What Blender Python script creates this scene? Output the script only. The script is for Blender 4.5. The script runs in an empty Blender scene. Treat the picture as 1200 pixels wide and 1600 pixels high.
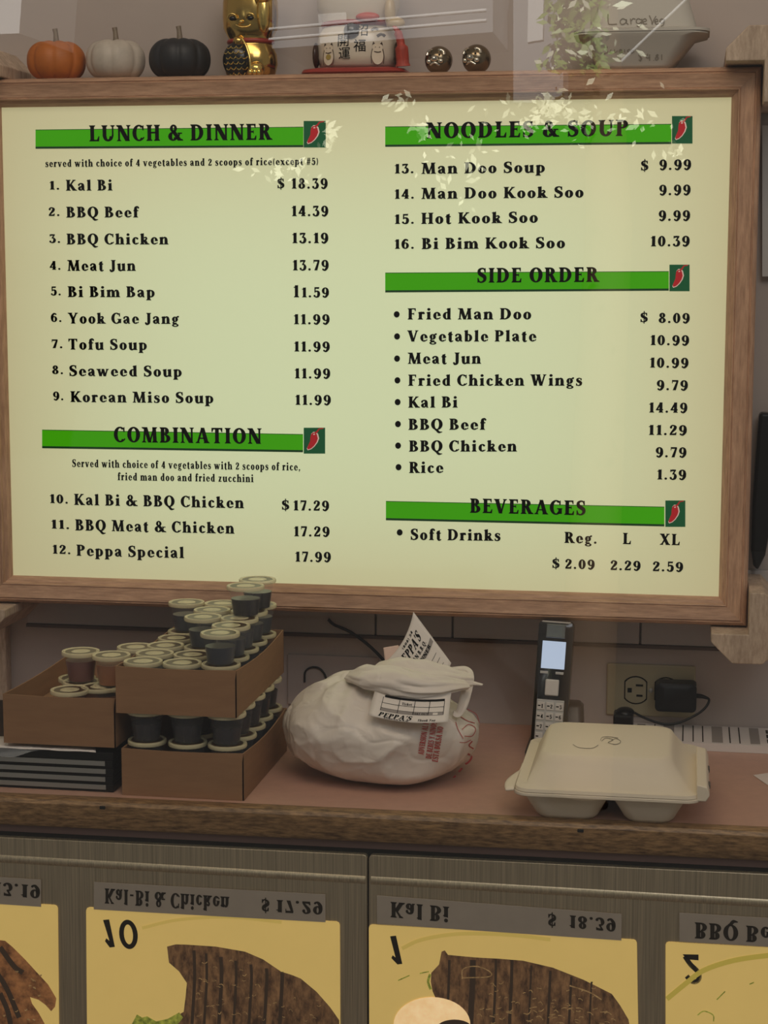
import bpy, bmesh, math, random
from mathutils import Vector, Matrix, noise as mnoise
random.seed(7)
PI = math.pi
SC = bpy.context.scene
COL = SC.collection

# ------------------------------------------------------------------ camera
# metres; x along the wall, y into the wall, z up; origin = lower edge of the lit menu face
FPX = 2840.0
CAM = Vector((0.4148, -2.2496, 0.39126))
PITCH, YAW, ROLL = -0.128991, -0.165983, 0.001818
_fw = Vector((math.sin(YAW)*math.cos(PITCH), math.cos(YAW)*math.cos(PITCH), math.sin(PITCH)))
_r0 = Vector((math.cos(YAW), -math.sin(YAW), 0)); _u0 = _r0.cross(_fw)
CR = math.cos(ROLL)*_r0 + math.sin(ROLL)*_u0
CU = -math.sin(ROLL)*_r0 + math.cos(ROLL)*_u0
cd = bpy.data.cameras.new('camera'); cam = bpy.data.objects.new('camera', cd); COL.objects.link(cam)
cd.sensor_fit = 'HORIZONTAL'; cd.sensor_width = 36; cd.lens = FPX*36/1200
cd.clip_start = 0.02
M = Matrix((CR, CU, -_fw)).transposed().to_4x4(); M.translation = CAM
cam.matrix_world = M
SC.camera = cam

def at(px, py, Y=None, Z=None):
    """point of the plane y=Y or z=Z that the photograph shows at pixel px, py"""
    d = _fw + CR*((px-600)/FPX) - CU*((py-800)/FPX)
    t = (Y-CAM.y)/d.y if Y is not None else (Z-CAM.z)/d.z
    return CAM + d*t

# ------------------------------------------------------------------ world, lights, exposure
SC.view_settings.view_transform = 'Standard'; SC.view_settings.look = 'None'
SC.view_settings.gamma = 1; SC.view_settings.exposure = 0.0
SC.view_settings.use_curve_mapping = False
SC.cycles.use_denoising = True
SC.cycles.max_bounces = 8; SC.cycles.transparent_max_bounces = 16
w = bpy.data.worlds.new('world'); SC.world = w; w.use_nodes = True
bg = w.node_tree.nodes['Background']
bg.inputs[0].default_value = (1.0, 0.86, 0.72, 1); bg.inputs[1].default_value = 0.20

def area(name, loc, target, sx, sy, power, color):
    l = bpy.data.lights.new(name, 'AREA'); l.shape = 'RECTANGLE'; l.size = sx; l.size_y = sy
    l.energy = power; l.color = color
    o = bpy.data.objects.new(name, l); COL.objects.link(o); o.location = loc
    o.rotation_euler = (Vector(target)-Vector(loc)).to_track_quat('-Z', 'Y').to_euler()
    return o
area('ceiling_light', (0.1, -1.05, 1.45), (0.1, -0.1, 0.3), 1.3, 0.35, 5.5, (1.0, 0.80, 0.60))
area('daylight', (1.5, -3.4, 2.5), (0.1, 0.0, 0.2), 1.6, 1.2, 17.0, (0.92, 0.94, 1.0))
sl = bpy.data.lights.new('sun', 'SUN'); sl.energy = 19.0; sl.angle = 0.01; sl.color = (1.0, .95, .86)
sun = bpy.data.objects.new('sun', sl); COL.objects.link(sun); sun.location = (0, 4, 6)
sun.rotation_euler = Vector((-.25, -1.0, -1.15)).to_track_quat('-Z', 'Y').to_euler()

# ------------------------------------------------------------------ materials
def mat(name, color, rough=0.5, metal=0.0, spec=0.5, var=0.0, vscale=(20,20,20), emit=None, estr=0.0, coat=0.0, bump=0.0, bscale=60, c2=None, detail=4, alpha=1.0, subsurf=0.0):
    m = bpy.data.materials.new(name); m.use_nodes = True
    nt = m.node_tree; N = nt.nodes; L = nt.links
    b = N['Principled BSDF']
    b.inputs['Base Color'].default_value = (*color, 1)
    b.inputs['Roughness'].default_value = rough; b.inputs['Metallic'].default_value = metal
    b.inputs['Specular IOR Level'].default_value = spec
    b.inputs['Coat Weight'].default_value = coat
    if emit: b.inputs['Emission Color'].default_value = (*emit, 1); b.inputs['Emission Strength'].default_value = estr
    if subsurf:
        b.inputs['Subsurface Weight'].default_value = subsurf; b.inputs['Subsurface Scale'].default_value = 0.01
    if alpha < 1: b.inputs['Alpha'].default_value = alpha
    tc = N.new('ShaderNodeTexCoord')
    if var or c2:
        mp = N.new('ShaderNodeMapping'); mp.inputs['Scale'].default_value = vscale
        nz = N.new('ShaderNodeTexNoise'); nz.inputs['Scale'].default_value = 1; nz.inputs['Detail'].default_value = detail
        nz.inputs['Roughness'].default_value = 0.65
        L.new(tc.outputs['Object'], mp.inputs[0]); L.new(mp.outputs[0], nz.inputs['Vector'])
        r = N.new('ShaderNodeValToRGB')
        r.color_ramp.elements[0].position = 0.32; r.color_ramp.elements[1].position = 0.68
        lo = c2 if c2 else tuple(c*(1-var) for c in color)
        hi = color if c2 else tuple(min(1, c*(1+var)) for c in color)
        r.color_ramp.elements[0].color = (*lo, 1); r.color_ramp.elements[1].color = (*hi, 1)
        L.new(nz.outputs[0], r.inputs[0]); L.new(r.outputs[0], b.inputs['Base Color'])
        if bump:
            bp = N.new('ShaderNodeBump'); bp.inputs['Strength'].default_value = bump; bp.inputs['Distance'].default_value = 0.002
            L.new(nz.outputs[0], bp.inputs['Height']); L.new(bp.outputs[0], b.inputs['Normal'])
    elif bump:
        nz = N.new('ShaderNodeTexNoise'); nz.inputs['Scale'].default_value = bscale; nz.inputs['Detail'].default_value = 5
        L.new(tc.outputs['Object'], nz.inputs['Vector'])
        bp = N.new('ShaderNodeBump'); bp.inputs['Strength'].default_value = bump; bp.inputs['Distance'].default_value = 0.002
        L.new(nz.outputs[0], bp.inputs['Height']); L.new(bp.outputs[0], b.inputs['Normal'])
    return m

def sheer(name, color, fac, rough=0.25, spec=0.5):
    """thin clear or frosted plastic: part transparent, part surface"""
    m = mat(name, color, rough, spec=spec); nt = m.node_tree; N = nt.nodes; L = nt.links
    t = N.new('ShaderNodeBsdfTransparent'); mx = N.new('ShaderNodeMixShader'); mx.inputs[0].default_value = fac
    L.new(t.outputs[0], mx.inputs[1]); L.new(N['Principled BSDF'].outputs[0], mx.inputs[2])
    L.new(mx.outputs[0], N['Material Output'].inputs[0])
    return m

def wood(name, c1, c2, axis, rough=0.5, fine=220, along=7, coat=0.0):
    s = [fine, fine, fine]; s['xyz'.index(axis)] = along
    m = mat(name, c1, rough, c2=c2, vscale=tuple(s), bump=0.25, detail=6, coat=coat)
    # broad cathedral tone on top of the fine pores
    nt = m.node_tree; N = nt.nodes; L = nt.links
    tc = N.new('ShaderNodeTexCoord'); mp = N.new('ShaderNodeMapping')
    s2 = [26, 26, 26]; s2['xyz'.index(axis)] = 2.5; mp.inputs['Scale'].default_value = s2
    nz = N.new('ShaderNodeTexNoise'); nz.inputs['Scale'].default_value = 1; nz.inputs['Detail'].default_value = 3
    L.new(tc.outputs['Object'], mp.inputs[0]); L.new(mp.outputs[0], nz.inputs['Vector'])
    rp = N.new('ShaderNodeValToRGB'); rp.color_ramp.elements[0].position = .35; rp.color_ramp.elements[1].position = .65
    rp.color_ramp.elements[0].color = (.72, .70, .68, 1); rp.color_ramp.elements[1].color = (1, 1, 1, 1)
    L.new(nz.outputs[0], rp.inputs[0])
    mx = N.new('ShaderNodeMix'); mx.data_type = 'RGBA'; mx.blend_type = 'MULTIPLY'; mx.inputs[0].default_value = 1
    b = N['Principled BSDF']; src = b.inputs['Base Color'].links[0].from_socket
    L.new(src, mx.inputs[6]); L.new(rp.outputs[0], mx.inputs[7]); L.new(mx.outputs[2], b.inputs['Base Color'])
    return m

# ------------------------------------------------------------------ mesh builder
ROOTS = {}
def tag(o, label=None, cat=None, group=None, kind=None):
    if label: o['label'] = label
    if cat: o['category'] = cat
    if group: o['group'] = group
    if kind: o['kind'] = kind
    return o
def thing(name, label, cat, loc=(0,0,0), group=None):
    o = bpy.data.objects.new(name, None); COL.objects.link(o); o.location = loc
    o.empty_display_size = 0.02
    ROOTS[o.name] = Vector(loc)
    return tag(o, label, cat, group)

class MB:
    """collects shapes in world coordinates; build() links them as one mesh object"""
    def __init__(s): s.v = []; s.f = []; s.xf = None
    def _p(s, p):
        p = Vector(p)
        return s.xf @ p if s.xf is not None else p
    def verts(s, pts):
        i = len(s.v); s.v += [s._p(p) for p in pts]; return i
    def face(s, pts):
        i = s.verts(pts); s.f.append(tuple(range(i, i+len(pts))))
    def box(s, a, b):
        x0,y0,z0 = a; x1,y1,z1 = b
        i = s.verts([(x0,y0,z0),(x1,y0,z0),(x1,y1,z0),(x0,y1,z0),(x0,y0,z1),(x1,y0,z1),(x1,y1,z1),(x0,y1,z1)])
        for q in ((0,3,2,1),(4,5,6,7),(0,1,5,4),(1,2,6,5),(2,3,7,6),(3,0,4,7)): s.f.append(tuple(i+k for k in q))
    def loft(s, rings, cap0=True, cap1=True, closed=True):
        n = len(rings[0]); i0 = len(s.v)
        for r in rings: s.verts(r)
        for k in range(len(rings)-1):
            for j in range(n if closed else n-1):
                a = i0+k*n+j; b = i0+k*n+(j+1) % n
                s.f.append((a, b, b+n, a+n))
        if cap0: s.f.append(tuple(i0+j for j in reversed(range(n))))
        if cap1: s.f.append(tuple(i0+(len(rings)-1)*n+j for j in range(n)))
    def prism(s, outline, y0, y1):
        """outline of (x, z) counter-clockwise seen from -y, from y0 (front) to y1"""
        s.loft([[(x, y0, z) for x, z in outline], [(x, y1, z) for x, z in outline]])
    def lathe(s, prof, c=(0,0,0), n=32, sx=1, sy=1, cap0=False, cap1=False):
        cx, cy, cz = c
        s.loft([[(cx+r*sx*math.cos(2*PI*j/n), cy+r*sy*math.sin(2*PI*j/n), cz+z) for j in range(n)] for r, z in prof], cap0, cap1)
    def ball(s, c, r, n=24, m=14, fn=None):
        cx, cy, cz = c; rx, ry, rz = r if hasattr(r, '__len__') else (r, r, r)
        rings = []
        for k in range(m+1):
            t = -PI/2+PI*k/m; ring = []
            for j in range(n):
                a = 2*PI*j/n; d = Vector((math.cos(t)*math.cos(a), math.cos(t)*math.sin(a), math.sin(t)))
                if k in (0, m): d = Vector((1e-4*math.cos(a), 1e-4*math.sin(a), math.sin(t)))
                q = 1 if fn is None else fn(d)
                ring.append((cx+rx*d.x*q, cy+ry*d.y*q, cz+rz*d.z*q))
            rings.append(ring)
        s.loft(rings)
    def tube(s, path, r, n=10, caps=True):
        path = [Vector(p) for p in path]; rings = []
        up = Vector((0.13, 0.31, 0.94)).normalized()
        for i, p in enumerate(path):
            t = (path[min(i+1, len(path)-1)]-path[max(i-1, 0)]).normalized()
            a = t.cross(up)
            if a.length < 1e-3: a = t.cross(Vector((1,0,0)))
            a.normalize(); b = a.cross(t); up = b
            rr = r[i] if hasattr(r, '__len__') else r
            rings.append([p+rr*(math.cos(2*PI*j/n)*a+math.sin(2*PI*j/n)*b) for j in range(n)])
        s.loft(rings, caps, caps)
    def build(s, name, m, parent=None, smooth=0.6, loc=None, bevel=0.0, bseg=2, subsurf=0, solid=0.0, recalc=True):
        root = parent
        while root is not None and root.parent is not None: root = root.parent
        off = Vector(loc) if loc is not None else (ROOTS[root.name] if root is not None else Vector((0,0,0)))
        me = bpy.data.meshes.new(name)
        me.from_pydata([tuple(v-off) for v in s.v], [], s.f)
        if recalc:
            bm = bmesh.new(); bm.from_mesh(me); bmesh.ops.remove_doubles(bm, verts=bm.verts, dist=1e-6) if smooth else None
            bmesh.ops.recalc_face_normals(bm, faces=bm.faces); bm.to_mesh(me); bm.free()
        me.update()
        o = bpy.data.objects.new(name, me); COL.objects.link(o)
        if root is not None: o.parent = parent
        else:
            o.location = off; ROOTS[o.name] = off
        me.materials.append(m)
        if smooth:
            me.polygons.foreach_set('use_smooth', [True]*len(me.polygons))
            me.set_sharp_from_angle(angle=smooth)
        if solid:
            q = o.modifiers.new('thick', 'SOLIDIFY'); q.thickness = solid; q.offset = 0
        if bevel:
            q = o.modifiers.new('bevel', 'BEVEL'); q.width = bevel; q.segments = bseg; q.limit_method = 'ANGLE'; q.angle_limit = 0.6
        if subsurf:
            q = o.modifiers.new('smooth', 'SUBSURF'); q.levels = subsurf; q.render_levels = subsurf
        return o
def dup(root, loc, rotz=0, label=None, group=None, rot=None):
    r = root.copy(); COL.objects.link(r); r.location = loc; r.rotation_euler = rot if rot else (0, 0, rotz)
    if label: r['label'] = label
    if group: r['group'] = group
    for ch in list(root.children):
        c = ch.copy(); COL.objects.link(c); c.parent = r
        for g in list(ch.children):
            d = g.copy(); COL.objects.link(d); d.parent = c
    return r
def spline(pts, k=8):
    pts = [Vector(p) for p in pts]; out = []
    P = [2*pts[0]-pts[1]]+pts+[2*pts[-1]-pts[-2]]
    for i in range(1, len(P)-2):
        for j in range(k):
            t = j/k; a, b, c, d = P[i-1], P[i], P[i+1], P[i+2]
            out.append(.5*((2*b)+(c-a)*t+(2*a-5*b+4*c-d)*t*t+(3*b-a-3*c+d)*t**3))
    return out+[pts[-1]]
# ------------------------------------------------------------------ lettering: a bold wedge-serif alphabet drawn in code (cap height = 1)
ST, TH, SL, SH, XH = .25, .105, .08, .09, .68
class G:
    def __init__(g): g.p = []
    def rect(g, x0, y0, x1, y1): g.p.append([(x0,y0),(x1,y0),(x1,y1),(x0,y1)])
    def poly(g, *pts): g.p.append(list(pts))
    def foot(g, x, y, s=1, w=None, l=SL, r=SL, h=SH):
        w = w or ST
        g.poly((x-w/2-l, y), (x+w/2+r, y), (x+w/2+r*.9, y+s*h*.45), (x+w/2, y+s*h*1.25), (x-w/2, y+s*h*1.25), (x-w/2-l*.9, y+s*h*.45))
    def stem(g, x, y0, y1, b=1, t=1, w=None):
        w = w or ST; g.rect(x-w/2, y0, x+w/2, y1)
        if b: g.foot(x, y0, 1, w)
        if t == 1: g.foot(x, y1, -1, w)
        if t == 2: g.poly((x-w/2-SL, y1-.075), (x+w/2, y1+.035), (x+w/2, y1-.1), (x-w/2, y1-.15))
    def ell(g, cx, cy, rx, ry, a0=0, a1=360, tx=None, ty=None, n=26):
        tx = tx or ST*1.06; ty = ty or TH
        a = [math.radians(a0+(a1-a0)*i/n) for i in range(n+1)]
        for i in range(n):
            c0, s0, c1, s1 = math.cos(a[i]), math.sin(a[i]), math.cos(a[i+1]), math.sin(a[i+1])
            g.poly((cx+rx*c0, cy+ry*s0), (cx+rx*c1, cy+ry*s1), (cx+(rx-tx)*c1, cy+(ry-ty)*s1), (cx+(rx-tx)*c0, cy+(ry-ty)*s0))
    def line(g, x0, y0, x1, y1, w, w1=None):
        # horizontal-cut diagonal, w measured along x
        w1 = w1 or w
        g.poly((x0-w/2, y0), (x0+w/2, y0), (x1+w1/2, y1), (x1-w1/2, y1))
    def curve(g, pts, ws, k=8):
        q = spline([(x, y, 0) for x, y in pts], k); n = len(q)
        L, R = [], []
        for i in range(n):
            t = (q[min(i+1, n-1)]-q[max(i-1, 0)]).normalized(); nn = Vector((-t.y, t.x, 0))
            u = i/(n-1)*(len(ws)-1); a = min(int(u), len(ws)-2); wd = ws[a]+(ws[a+1]-ws[a])*(u-a)
            L.append(q[i]+nn*wd/2); R.append(q[i]-nn*wd/2)
        for i in range(n-1): g.poly((L[i].x,L[i].y),(R[i].x,R[i].y),(R[i+1].x,R[i+1].y),(L[i+1].x,L[i+1].y))
    def dot(g, x, y, r, n=14): g.poly(*[(x+r*math.cos(2*PI*i/n), y+r*math.sin(2*PI*i/n)) for i in range(n)])

def glyph(c):
    g = G(); w = .6; S, T, X = ST, TH, XH
    if c == ' ': w = .26
    elif c == 'A':
        w = .9; g.line(.13,0,.43,1,T*1.3); g.line(.72,0,.45,1,S*1.15,S*1.0); g.rect(.22,.27,.62,.36); g.foot(.13,0,1,T,.1,.1); g.foot(.72,0,1,S,.07,.09)
    elif c == 'B':
        w = .74; g.stem(.2,0,1,1,1); g.ell(.36,.755,.27,.245,-90,90); g.ell(.36,.275,.36,.275,-90,90)
        for y in (1-T, .51, 0): g.rect(.2,y,.37,y+T)
    elif c == 'C':
        w = .78; g.ell(.43,.5,.43,.515,48,318); g.poly((.66,.66),(.74,.66),(.74,.98),(.69,.98),(.62,.86)); g.curve([(.70,.16),(.76,.24)],[T,T*.7],2)
    elif c == 'D':
        w = .88; g.stem(.2,0,1); g.ell(.36,.5,.48,.5,-90,90); g.rect(.2,1-T,.37,1); g.rect(.2,0,.37,T)
    elif c in 'EF':
        w = .68; g.stem(.2,0,1); g.rect(.2,1-T,.6,1); g.poly((.47,1),(.62,1),(.62,.74),(.57,.74)); g.rect(.2,.46,.46,.46+T); g.poly((.42,.51),(.5,.36),(.5,.65))
        if c == 'E': g.rect(.2,0,.62,T); g.poly((.48,0),(.65,0),(.67,.28),(.61,.28))
    elif c == 'G':
        w = .86; g.ell(.43,.5,.43,.515,48,318); g.poly((.66,.66),(.74,.66),(.74,.98),(.69,.98),(.62,.86)); g.rect(.58,.06,.58+S,.42); g.rect(.5,.38,.86,.45)
    elif c == 'H':
        w = .9; g.stem(.2,0,1); g.stem(.7,0,1); g.rect(.2,.46,.7,.46+T)
    elif c == 'I': w = .4; g.stem(.2,0,1)
    elif c == 'J':
        w = .52; g.stem(.32,.16,1,0,1); g.curve([(.32,.2),(.29,.05),(.16,-.04),(.04,.0)],[S,S*.9,T*1.5,T]); g.dot(.07,.07,.085)
    elif c == 'K':
        w = .86; g.stem(.2,0,1); g.line(.3,.42,.68,1,T*1.5); g.foot(.68,1,-1,T,.09,.09); g.line(.72,0,.36,.58,S*1.2); g.foot(.72,0,1,S,.06,.09)
    elif c == 'L':
        w = .68; g.stem(.2,0,1); g.rect(.2,0,.62,T); g.poly((.46,0),(.65,0),(.67,.32),(.61,.32))
    elif c == 'M':
        w = 1.06; g.line(.13,0,.2,1,T*1.2); g.foot(.13,0,1,T,.1,.1); g.foot(.17,1,-1,S*.9,.09,0); g.line(.52,.0,.22,1,S*.95,S*1.15); g.line(.52,.0,.82,1,T*1.1); g.line(.87,0,.82,1,S); g.foot(.87,0,1); g.foot(.82,1,-1,S,.0,.09)
    elif c == 'N':
        w = .9; g.line(.15,0,.15,1,T*1.2); g.foot(.15,0,1,T,.1,.1); g.foot(.14,1,-1,S*.8,.08,0); g.line(.72,0,.16,1,S*1.25); g.rect(.72-T*.2,0,.72+T,1); g.foot(.765,1,-1,T,.1,.1)
    elif c == 'O': w = .88; g.ell(.44,.5,.44,.515,tx=S*1.12)
    elif c == 'P':
        w = .72; g.stem(.2,0,1); g.ell(.36,.73,.34,.27,-90,90); g.rect(.2,1-T,.37,1); g.rect(.2,.46,.37,.46+T)
    elif c == 'Q':
        w = .88; g.ell(.44,.5,.44,.515,tx=S*1.12); g.curve([(.28,.02),(.42,.0),(.6,-.2),(.86,-.18)],[T*.8,S*.8,S*.8,T*.5])
    elif c == 'R':
        w = .82; g.stem(.2,0,1); g.ell(.36,.74,.32,.26,-90,90); g.rect(.2,1-T,.37,1); g.rect(.2,.48,.37,.48+T); g.line(.68,0,.42,.52,S*1.1); g.foot(.68,0,1,S,.05,.09)
    elif c == 'S':
        w = .64; g.curve([(.54,.76),(.46,.93),(.28,.955),(.13,.83),(.17,.63),(.32,.52),(.49,.39),(.5,.18),(.33,.045),(.15,.07),(.06,.24)],[T,T,T*1.1,S*.8,S*1.05,S*1.1,S*1.05,S*.8,T*1.1,T,T])
        g.poly((.5,.68),(.57,.68),(.57,.99),(.52,.99),(.44,.9)); g.poly((.02,.33),(.09,.33),(.16,.1),(.07,.0),(.02,.0))
    elif c == 'T':
        w = .78; g.stem(.39,0,1,1,0); g.rect(.04,1-T,.74,1); g.poly((.02,1.0),(.2,1),(.09,.72),(.03,.72)); g.poly((.76,1),(.58,1),(.69,.72),(.75,.72))
    elif c == 'U':
        w = .88; g.stem(.2,.3,1,0,1); g.ell(.435,.32,.343,.335,180,360,tx=S,ty=TH*1.3); g.rect(.69,.3,.69+T,1); g.foot(.735,1,-1,T,.1,.1); g.rect(.778-T,.3,.778,.4)
    elif c == 'V':
        w = .86; g.line(.43,0,.16,1,S*1.0,S*1.15); g.line(.45,0,.72,1,T*1.2); g.foot(.16,1,-1,S); g.foot(.72,1,-1,T,.09,.09)
    elif c == 'W':
        w = 1.24; g.line(.37,0,.16,1,S*.95,S*1.1); g.line(.39,0,.58,1,T*1.2); g.line(.8,0,.56,1,S*.95,S*1.1); g.line(.82,0,1.07,1,T*1.2); g.foot(.16,1,-1,S); g.foot(.58,1,-1,S,.08,.04); g.foot(1.07,1,-1,T,.09,.09)
    elif c == 'X':
        w = .86; g.line(.68,0,.2,1,S*1.15); g.line(.16,0,.68,1,T*1.4); g.foot(.2,1,-1); g.foot(.68,0,1); g.foot(.16,0,1,T,.1,.1); g.foot(.68,1,-1,T,.1,.1)
    elif c == 'Y':
        w = .84; g.stem(.42,0,.45,1,0); g.line(.42,.38,.16,1,S); g.line(.44,.38,.7,1,T*1.4); g.foot(.16,1,-1); g.foot(.7,1,-1,T,.1,.1)
    elif c == 'Z':
        w = .7; g.line(.12,0,.5,1,S); g.rect(.06,0,.62,T); g.rect(.06,1-T,.62,1)
    elif c == 'a':
        w = .62; g.curve([(.08,.5),(.14,.6),(.27,.65),(.39,.58),(.42,.45)],[T*1.6,T*1.3,T*1.1,S*.8,S]); g.rect(.42-S/2,.08,.42+S/2,.46); g.ell(.24,.2,.22,.205,40,320,tx=S*.9,ty=T*.9); g.curve([(.36,.36),(.25,.4)],[T*.8,T],2); g.poly((.42,.0),(.6,.0),(.6,.06),(.53,.1),(.42,.16)); g.dot(.1,.5,.075)
    elif c == 'b': w = .66; g.stem(.17,.0,1.0,0,2); g.ell(.33,.335,.3,.345,-150,150,tx=S*.95)
    elif c == 'c': w = .56; g.ell(.31,.335,.29,.345,45,318,tx=S*.98); g.dot(.44,.53,.085); g.curve([(.48,.1),(.53,.17)],[T,T*.7],2)
    elif c == 'd': w = .68; g.stem(.49,.0,1.0,0,2); g.ell(.33,.335,.3,.345,30,330,tx=S*.95); g.poly((.49,.0),(.66,.0),(.66,.06),(.49,.12))
    elif c == 'e': w = .6; g.ell(.31,.335,.29,.345,0,316,tx=S*.95); g.poly((.1,.30),(.58,.36),(.6,.335),(.6,.30)); g.curve([(.49,.09),(.57,.19)],[T,T*.7],2)
    elif c == 'f': w = .44; g.stem(.2,0,.8,1,0); g.curve([(.2,.75),(.22,.9),(.33,.985),(.43,.94)],[S,S*.9,T*1.2,T]); g.dot(.42,.89,.08); g.rect(.03,X-T,.42,X)
    elif c == 'g':
        w = .62; g.ell(.28,.42,.25,.255,tx=S*.9,ty=T*.9); g.curve([(.42,.6),(.52,.66),(.6,.64)],[T,T*1.4,T*1.6]); g.curve([(.2,.2),(.12,.1),(.22,.04),(.42,.02)],[T,T*1.2,S*.6,S*.8]); g.ell(.3,-.12,.28,.15,tx=S*.65,ty=T*.9)
    elif c == 'h': w = .72; g.stem(.17,0,1,1,2); g.curve([(.26,.5),(.38,.63),(.5,.58),(.54,.42)],[T*.7,T*1.2,S*.8,S]); g.rect(.54-S/2,0,.54+S/2,.44); g.foot(.54,0)
    elif c == 'i': w = .38; g.stem(.19,0,X,1,2); g.dot(.19,.9,.125)
    elif c == 'k': w = .7; g.stem(.17,0,1,1,2); g.curve([(.26,.36),(.42,.42),(.5,.54),(.44,.65),(.3,.6)],[T,T*1.3,S*.62,T*1.2,T]); g.line(.54,0,.34,.4,S*1.1); g.foot(.54,0,1,S,.04,.09)
    elif c == 'l': w = .38; g.stem(.19,0,1,1,2)
    elif c == 'm':
        w = 1.06; g.stem(.17,0,X,1,2)
        for x in (.17, .53): g.curve([(x+.08,.48),(x+.2,.63),(x+.31,.58),(x+.35,.42)],[T*.7,T*1.2,S*.8,S]); g.rect(x+.36-S/2,0,x+.36+S/2,.44); g.foot(x+.36,0,1,S,.06,.07)
    elif c == 'n': w = .72; g.stem(.17,0,X,1,2); g.curve([(.26,.5),(.38,.63),(.5,.58),(.54,.42)],[T*.7,T*1.2,S*.8,S]); g.rect(.54-S/2,0,.54+S/2,.44); g.foot(.54,0)
    elif c == 'o': w = .62; g.ell(.31,.335,.3,.35,tx=S*.98)
    elif c == 'p': w = .68; g.stem(.17,-.27,X,1,2); g.ell(.35,.335,.3,.345,-150,150,tx=S*.95)
    elif c == 'r': w = .5; g.stem(.17,0,X,1,2); g.curve([(.26,.46),(.34,.6),(.46,.6)],[T*.7,T*1.5,S*.7]); g.dot(.42,.56,.09)
    elif c == 's':
        w = .5; g.curve([(.42,.52),(.34,.63),(.22,.645),(.12,.55),(.17,.42),(.28,.35),(.38,.25),(.36,.1),(.24,.03),(.12,.05),(.05,.17)],[T*.8,T*.9,T,S*.7,S*.9,S*.95,S*.9,S*.7,T,T*.9,T*.8]); g.poly((.39,.46),(.45,.46),(.45,.66),(.41,.66),(.33,.61)); g.poly((.02,.22),(.08,.22),(.14,.06),(.06,.0),(.02,.0))
    elif c == 't': w = .44; g.rect(.2-S/2,.12,.2+S/2,.8); g.poly((.2-S/2,.8),(.2+S/2,.9),(.2+S/2,.78)); g.rect(.02,X-T,.4,X); g.curve([(.2,.16),(.24,.04),(.33,.02),(.43,.08)],[S,S*.8,T*1.2,T*.7])
    elif c == 'u': w = .72; g.stem(.17,.22,X,0,2); g.curve([(.17,.26),(.2,.1),(.32,.03),(.44,.12)],[S,S*.9,T*1.3,T*.8]); g.stem(.54,0,X,0,2); g.poly((.54,.0),(.72,.0),(.72,.06),(.54,.12))
    elif c == 'v': w = .66; g.line(.33,0,.14,X,S*.95); g.line(.35,0,.54,X,T*1.2); g.foot(.14,X,-1,S,.06,.06); g.foot(.54,X,-1,T,.08,.08)
    elif c == 'w': w = .96; g.line(.29,0,.13,X,S*.9); g.line(.31,0,.46,X,T*1.2); g.line(.62,0,.46,X,S*.9); g.line(.64,0,.82,X,T*1.2); g.foot(.13,X,-1,S,.06,.06); g.foot(.82,X,-1,T,.08,.08)
    elif c == 'x': w = .66; g.line(.52,0,.14,X,S*1.05); g.line(.12,0,.52,X,T*1.4); g.foot(.14,X,-1,S,.05,.05); g.foot(.52,0,1,S,.05,.05)
    elif c == 'z': w = .56; g.line(.14,0,.4,X,S*1.05); g.rect(.05,0,.5,T*1.1); g.rect(.05,X-T,.5,X); g.poly((.5,0),(.5,.22),(.44,.05)); g.poly((.05,X),(.05,.48),(.12,X-.05))
    elif c == '0': w = .62; g.ell(.31,.45,.3,.465,tx=S*.98)
    elif c == '1': w = .46; g.rect(.26-S/2,0,.26+S/2,.9); g.foot(.26,0); g.poly((.26-S/2-.13,.74),(.26+S/2,.93),(.26+S/2,.8),(.26-S/2,.7))
    elif c == '2': w = .6; g.curve([(.12,.68),(.2,.84),(.34,.86),(.46,.74),(.42,.55),(.26,.33),(.1,.1)],[T*1.8,T*1.2,T*1.1,S*.9,S*.95,S*.7,T*1.2]); g.poly((.05,0),(.54,0),(.57,.26),(.5,.26),(.44,.17),(.05,.13)); g.dot(.14,.68,.09)
    elif c == '3': w = .58; g.curve([(.1,.79),(.24,.83),(.5,.83)],[T*1.4,T*1.6,T*1.4]); g.line(.28,.5,.46,.86,T*1.3); g.curve([(.24,.5),(.4,.49),(.47,.32),(.42,.12),(.26,.03),(.08,.1)],[T*.8,T*1.3,S*.95,S*.9,T*1.2,T]); g.dot(.11,.15,.095); g.poly((.06,.9),(.14,.9),(.12,.68),(.06,.68))
    elif c == '4': w = .64; g.rect(.42-S/2,0,.42+S/2,.92); g.foot(.42,0,1,S,.06,.07); g.line(.08,.24,.42,.92,T*1.5); g.rect(.02,.2,.6,.2+T*1.15)
    elif c == '5': w = .58; g.rect(.1,.78,.48,.78+T*1.5); g.poly((.46,.92),(.52,.96),(.48,.75)); g.rect(.1,.44,.1+T,.84); g.curve([(.12,.48),(.26,.56),(.42,.5),(.46,.3),(.4,.1),(.25,.03),(.08,.1)],[T*.8,T*1.2,S*.8,S,S*.85,T*1.2,T]); g.dot(.11,.14,.09)
    elif c == '6': w = .62; g.ell(.31,.3,.29,.315,tx=S*.9); g.curve([(.12,.3),(.14,.62),(.3,.86),(.5,.83)],[S*.95,S*.95,S*.7,T]); g.dot(.47,.8,.075)
    elif c == '7': w = .56; g.rect(.06,.76,.54,.76+T*1.5); g.poly((.05,.92),(.12,.92),(.1,.62),(.05,.62)); g.line(.24,0,.48,.82,S*1.0,T*1.5)
    elif c == '8': w = .62; g.ell(.31,.68,.24,.235,tx=S*.85); g.ell(.31,.235,.29,.25,tx=S*.95)
    elif c == '9': w = .62; g.ell(.31,.6,.29,.315,tx=S*.9); g.curve([(.5,.6),(.48,.28),(.32,.04),(.12,.07)],[S*.95,S*.95,S*.7,T]); g.dot(.15,.1,.075)
    elif c == '$':
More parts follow.
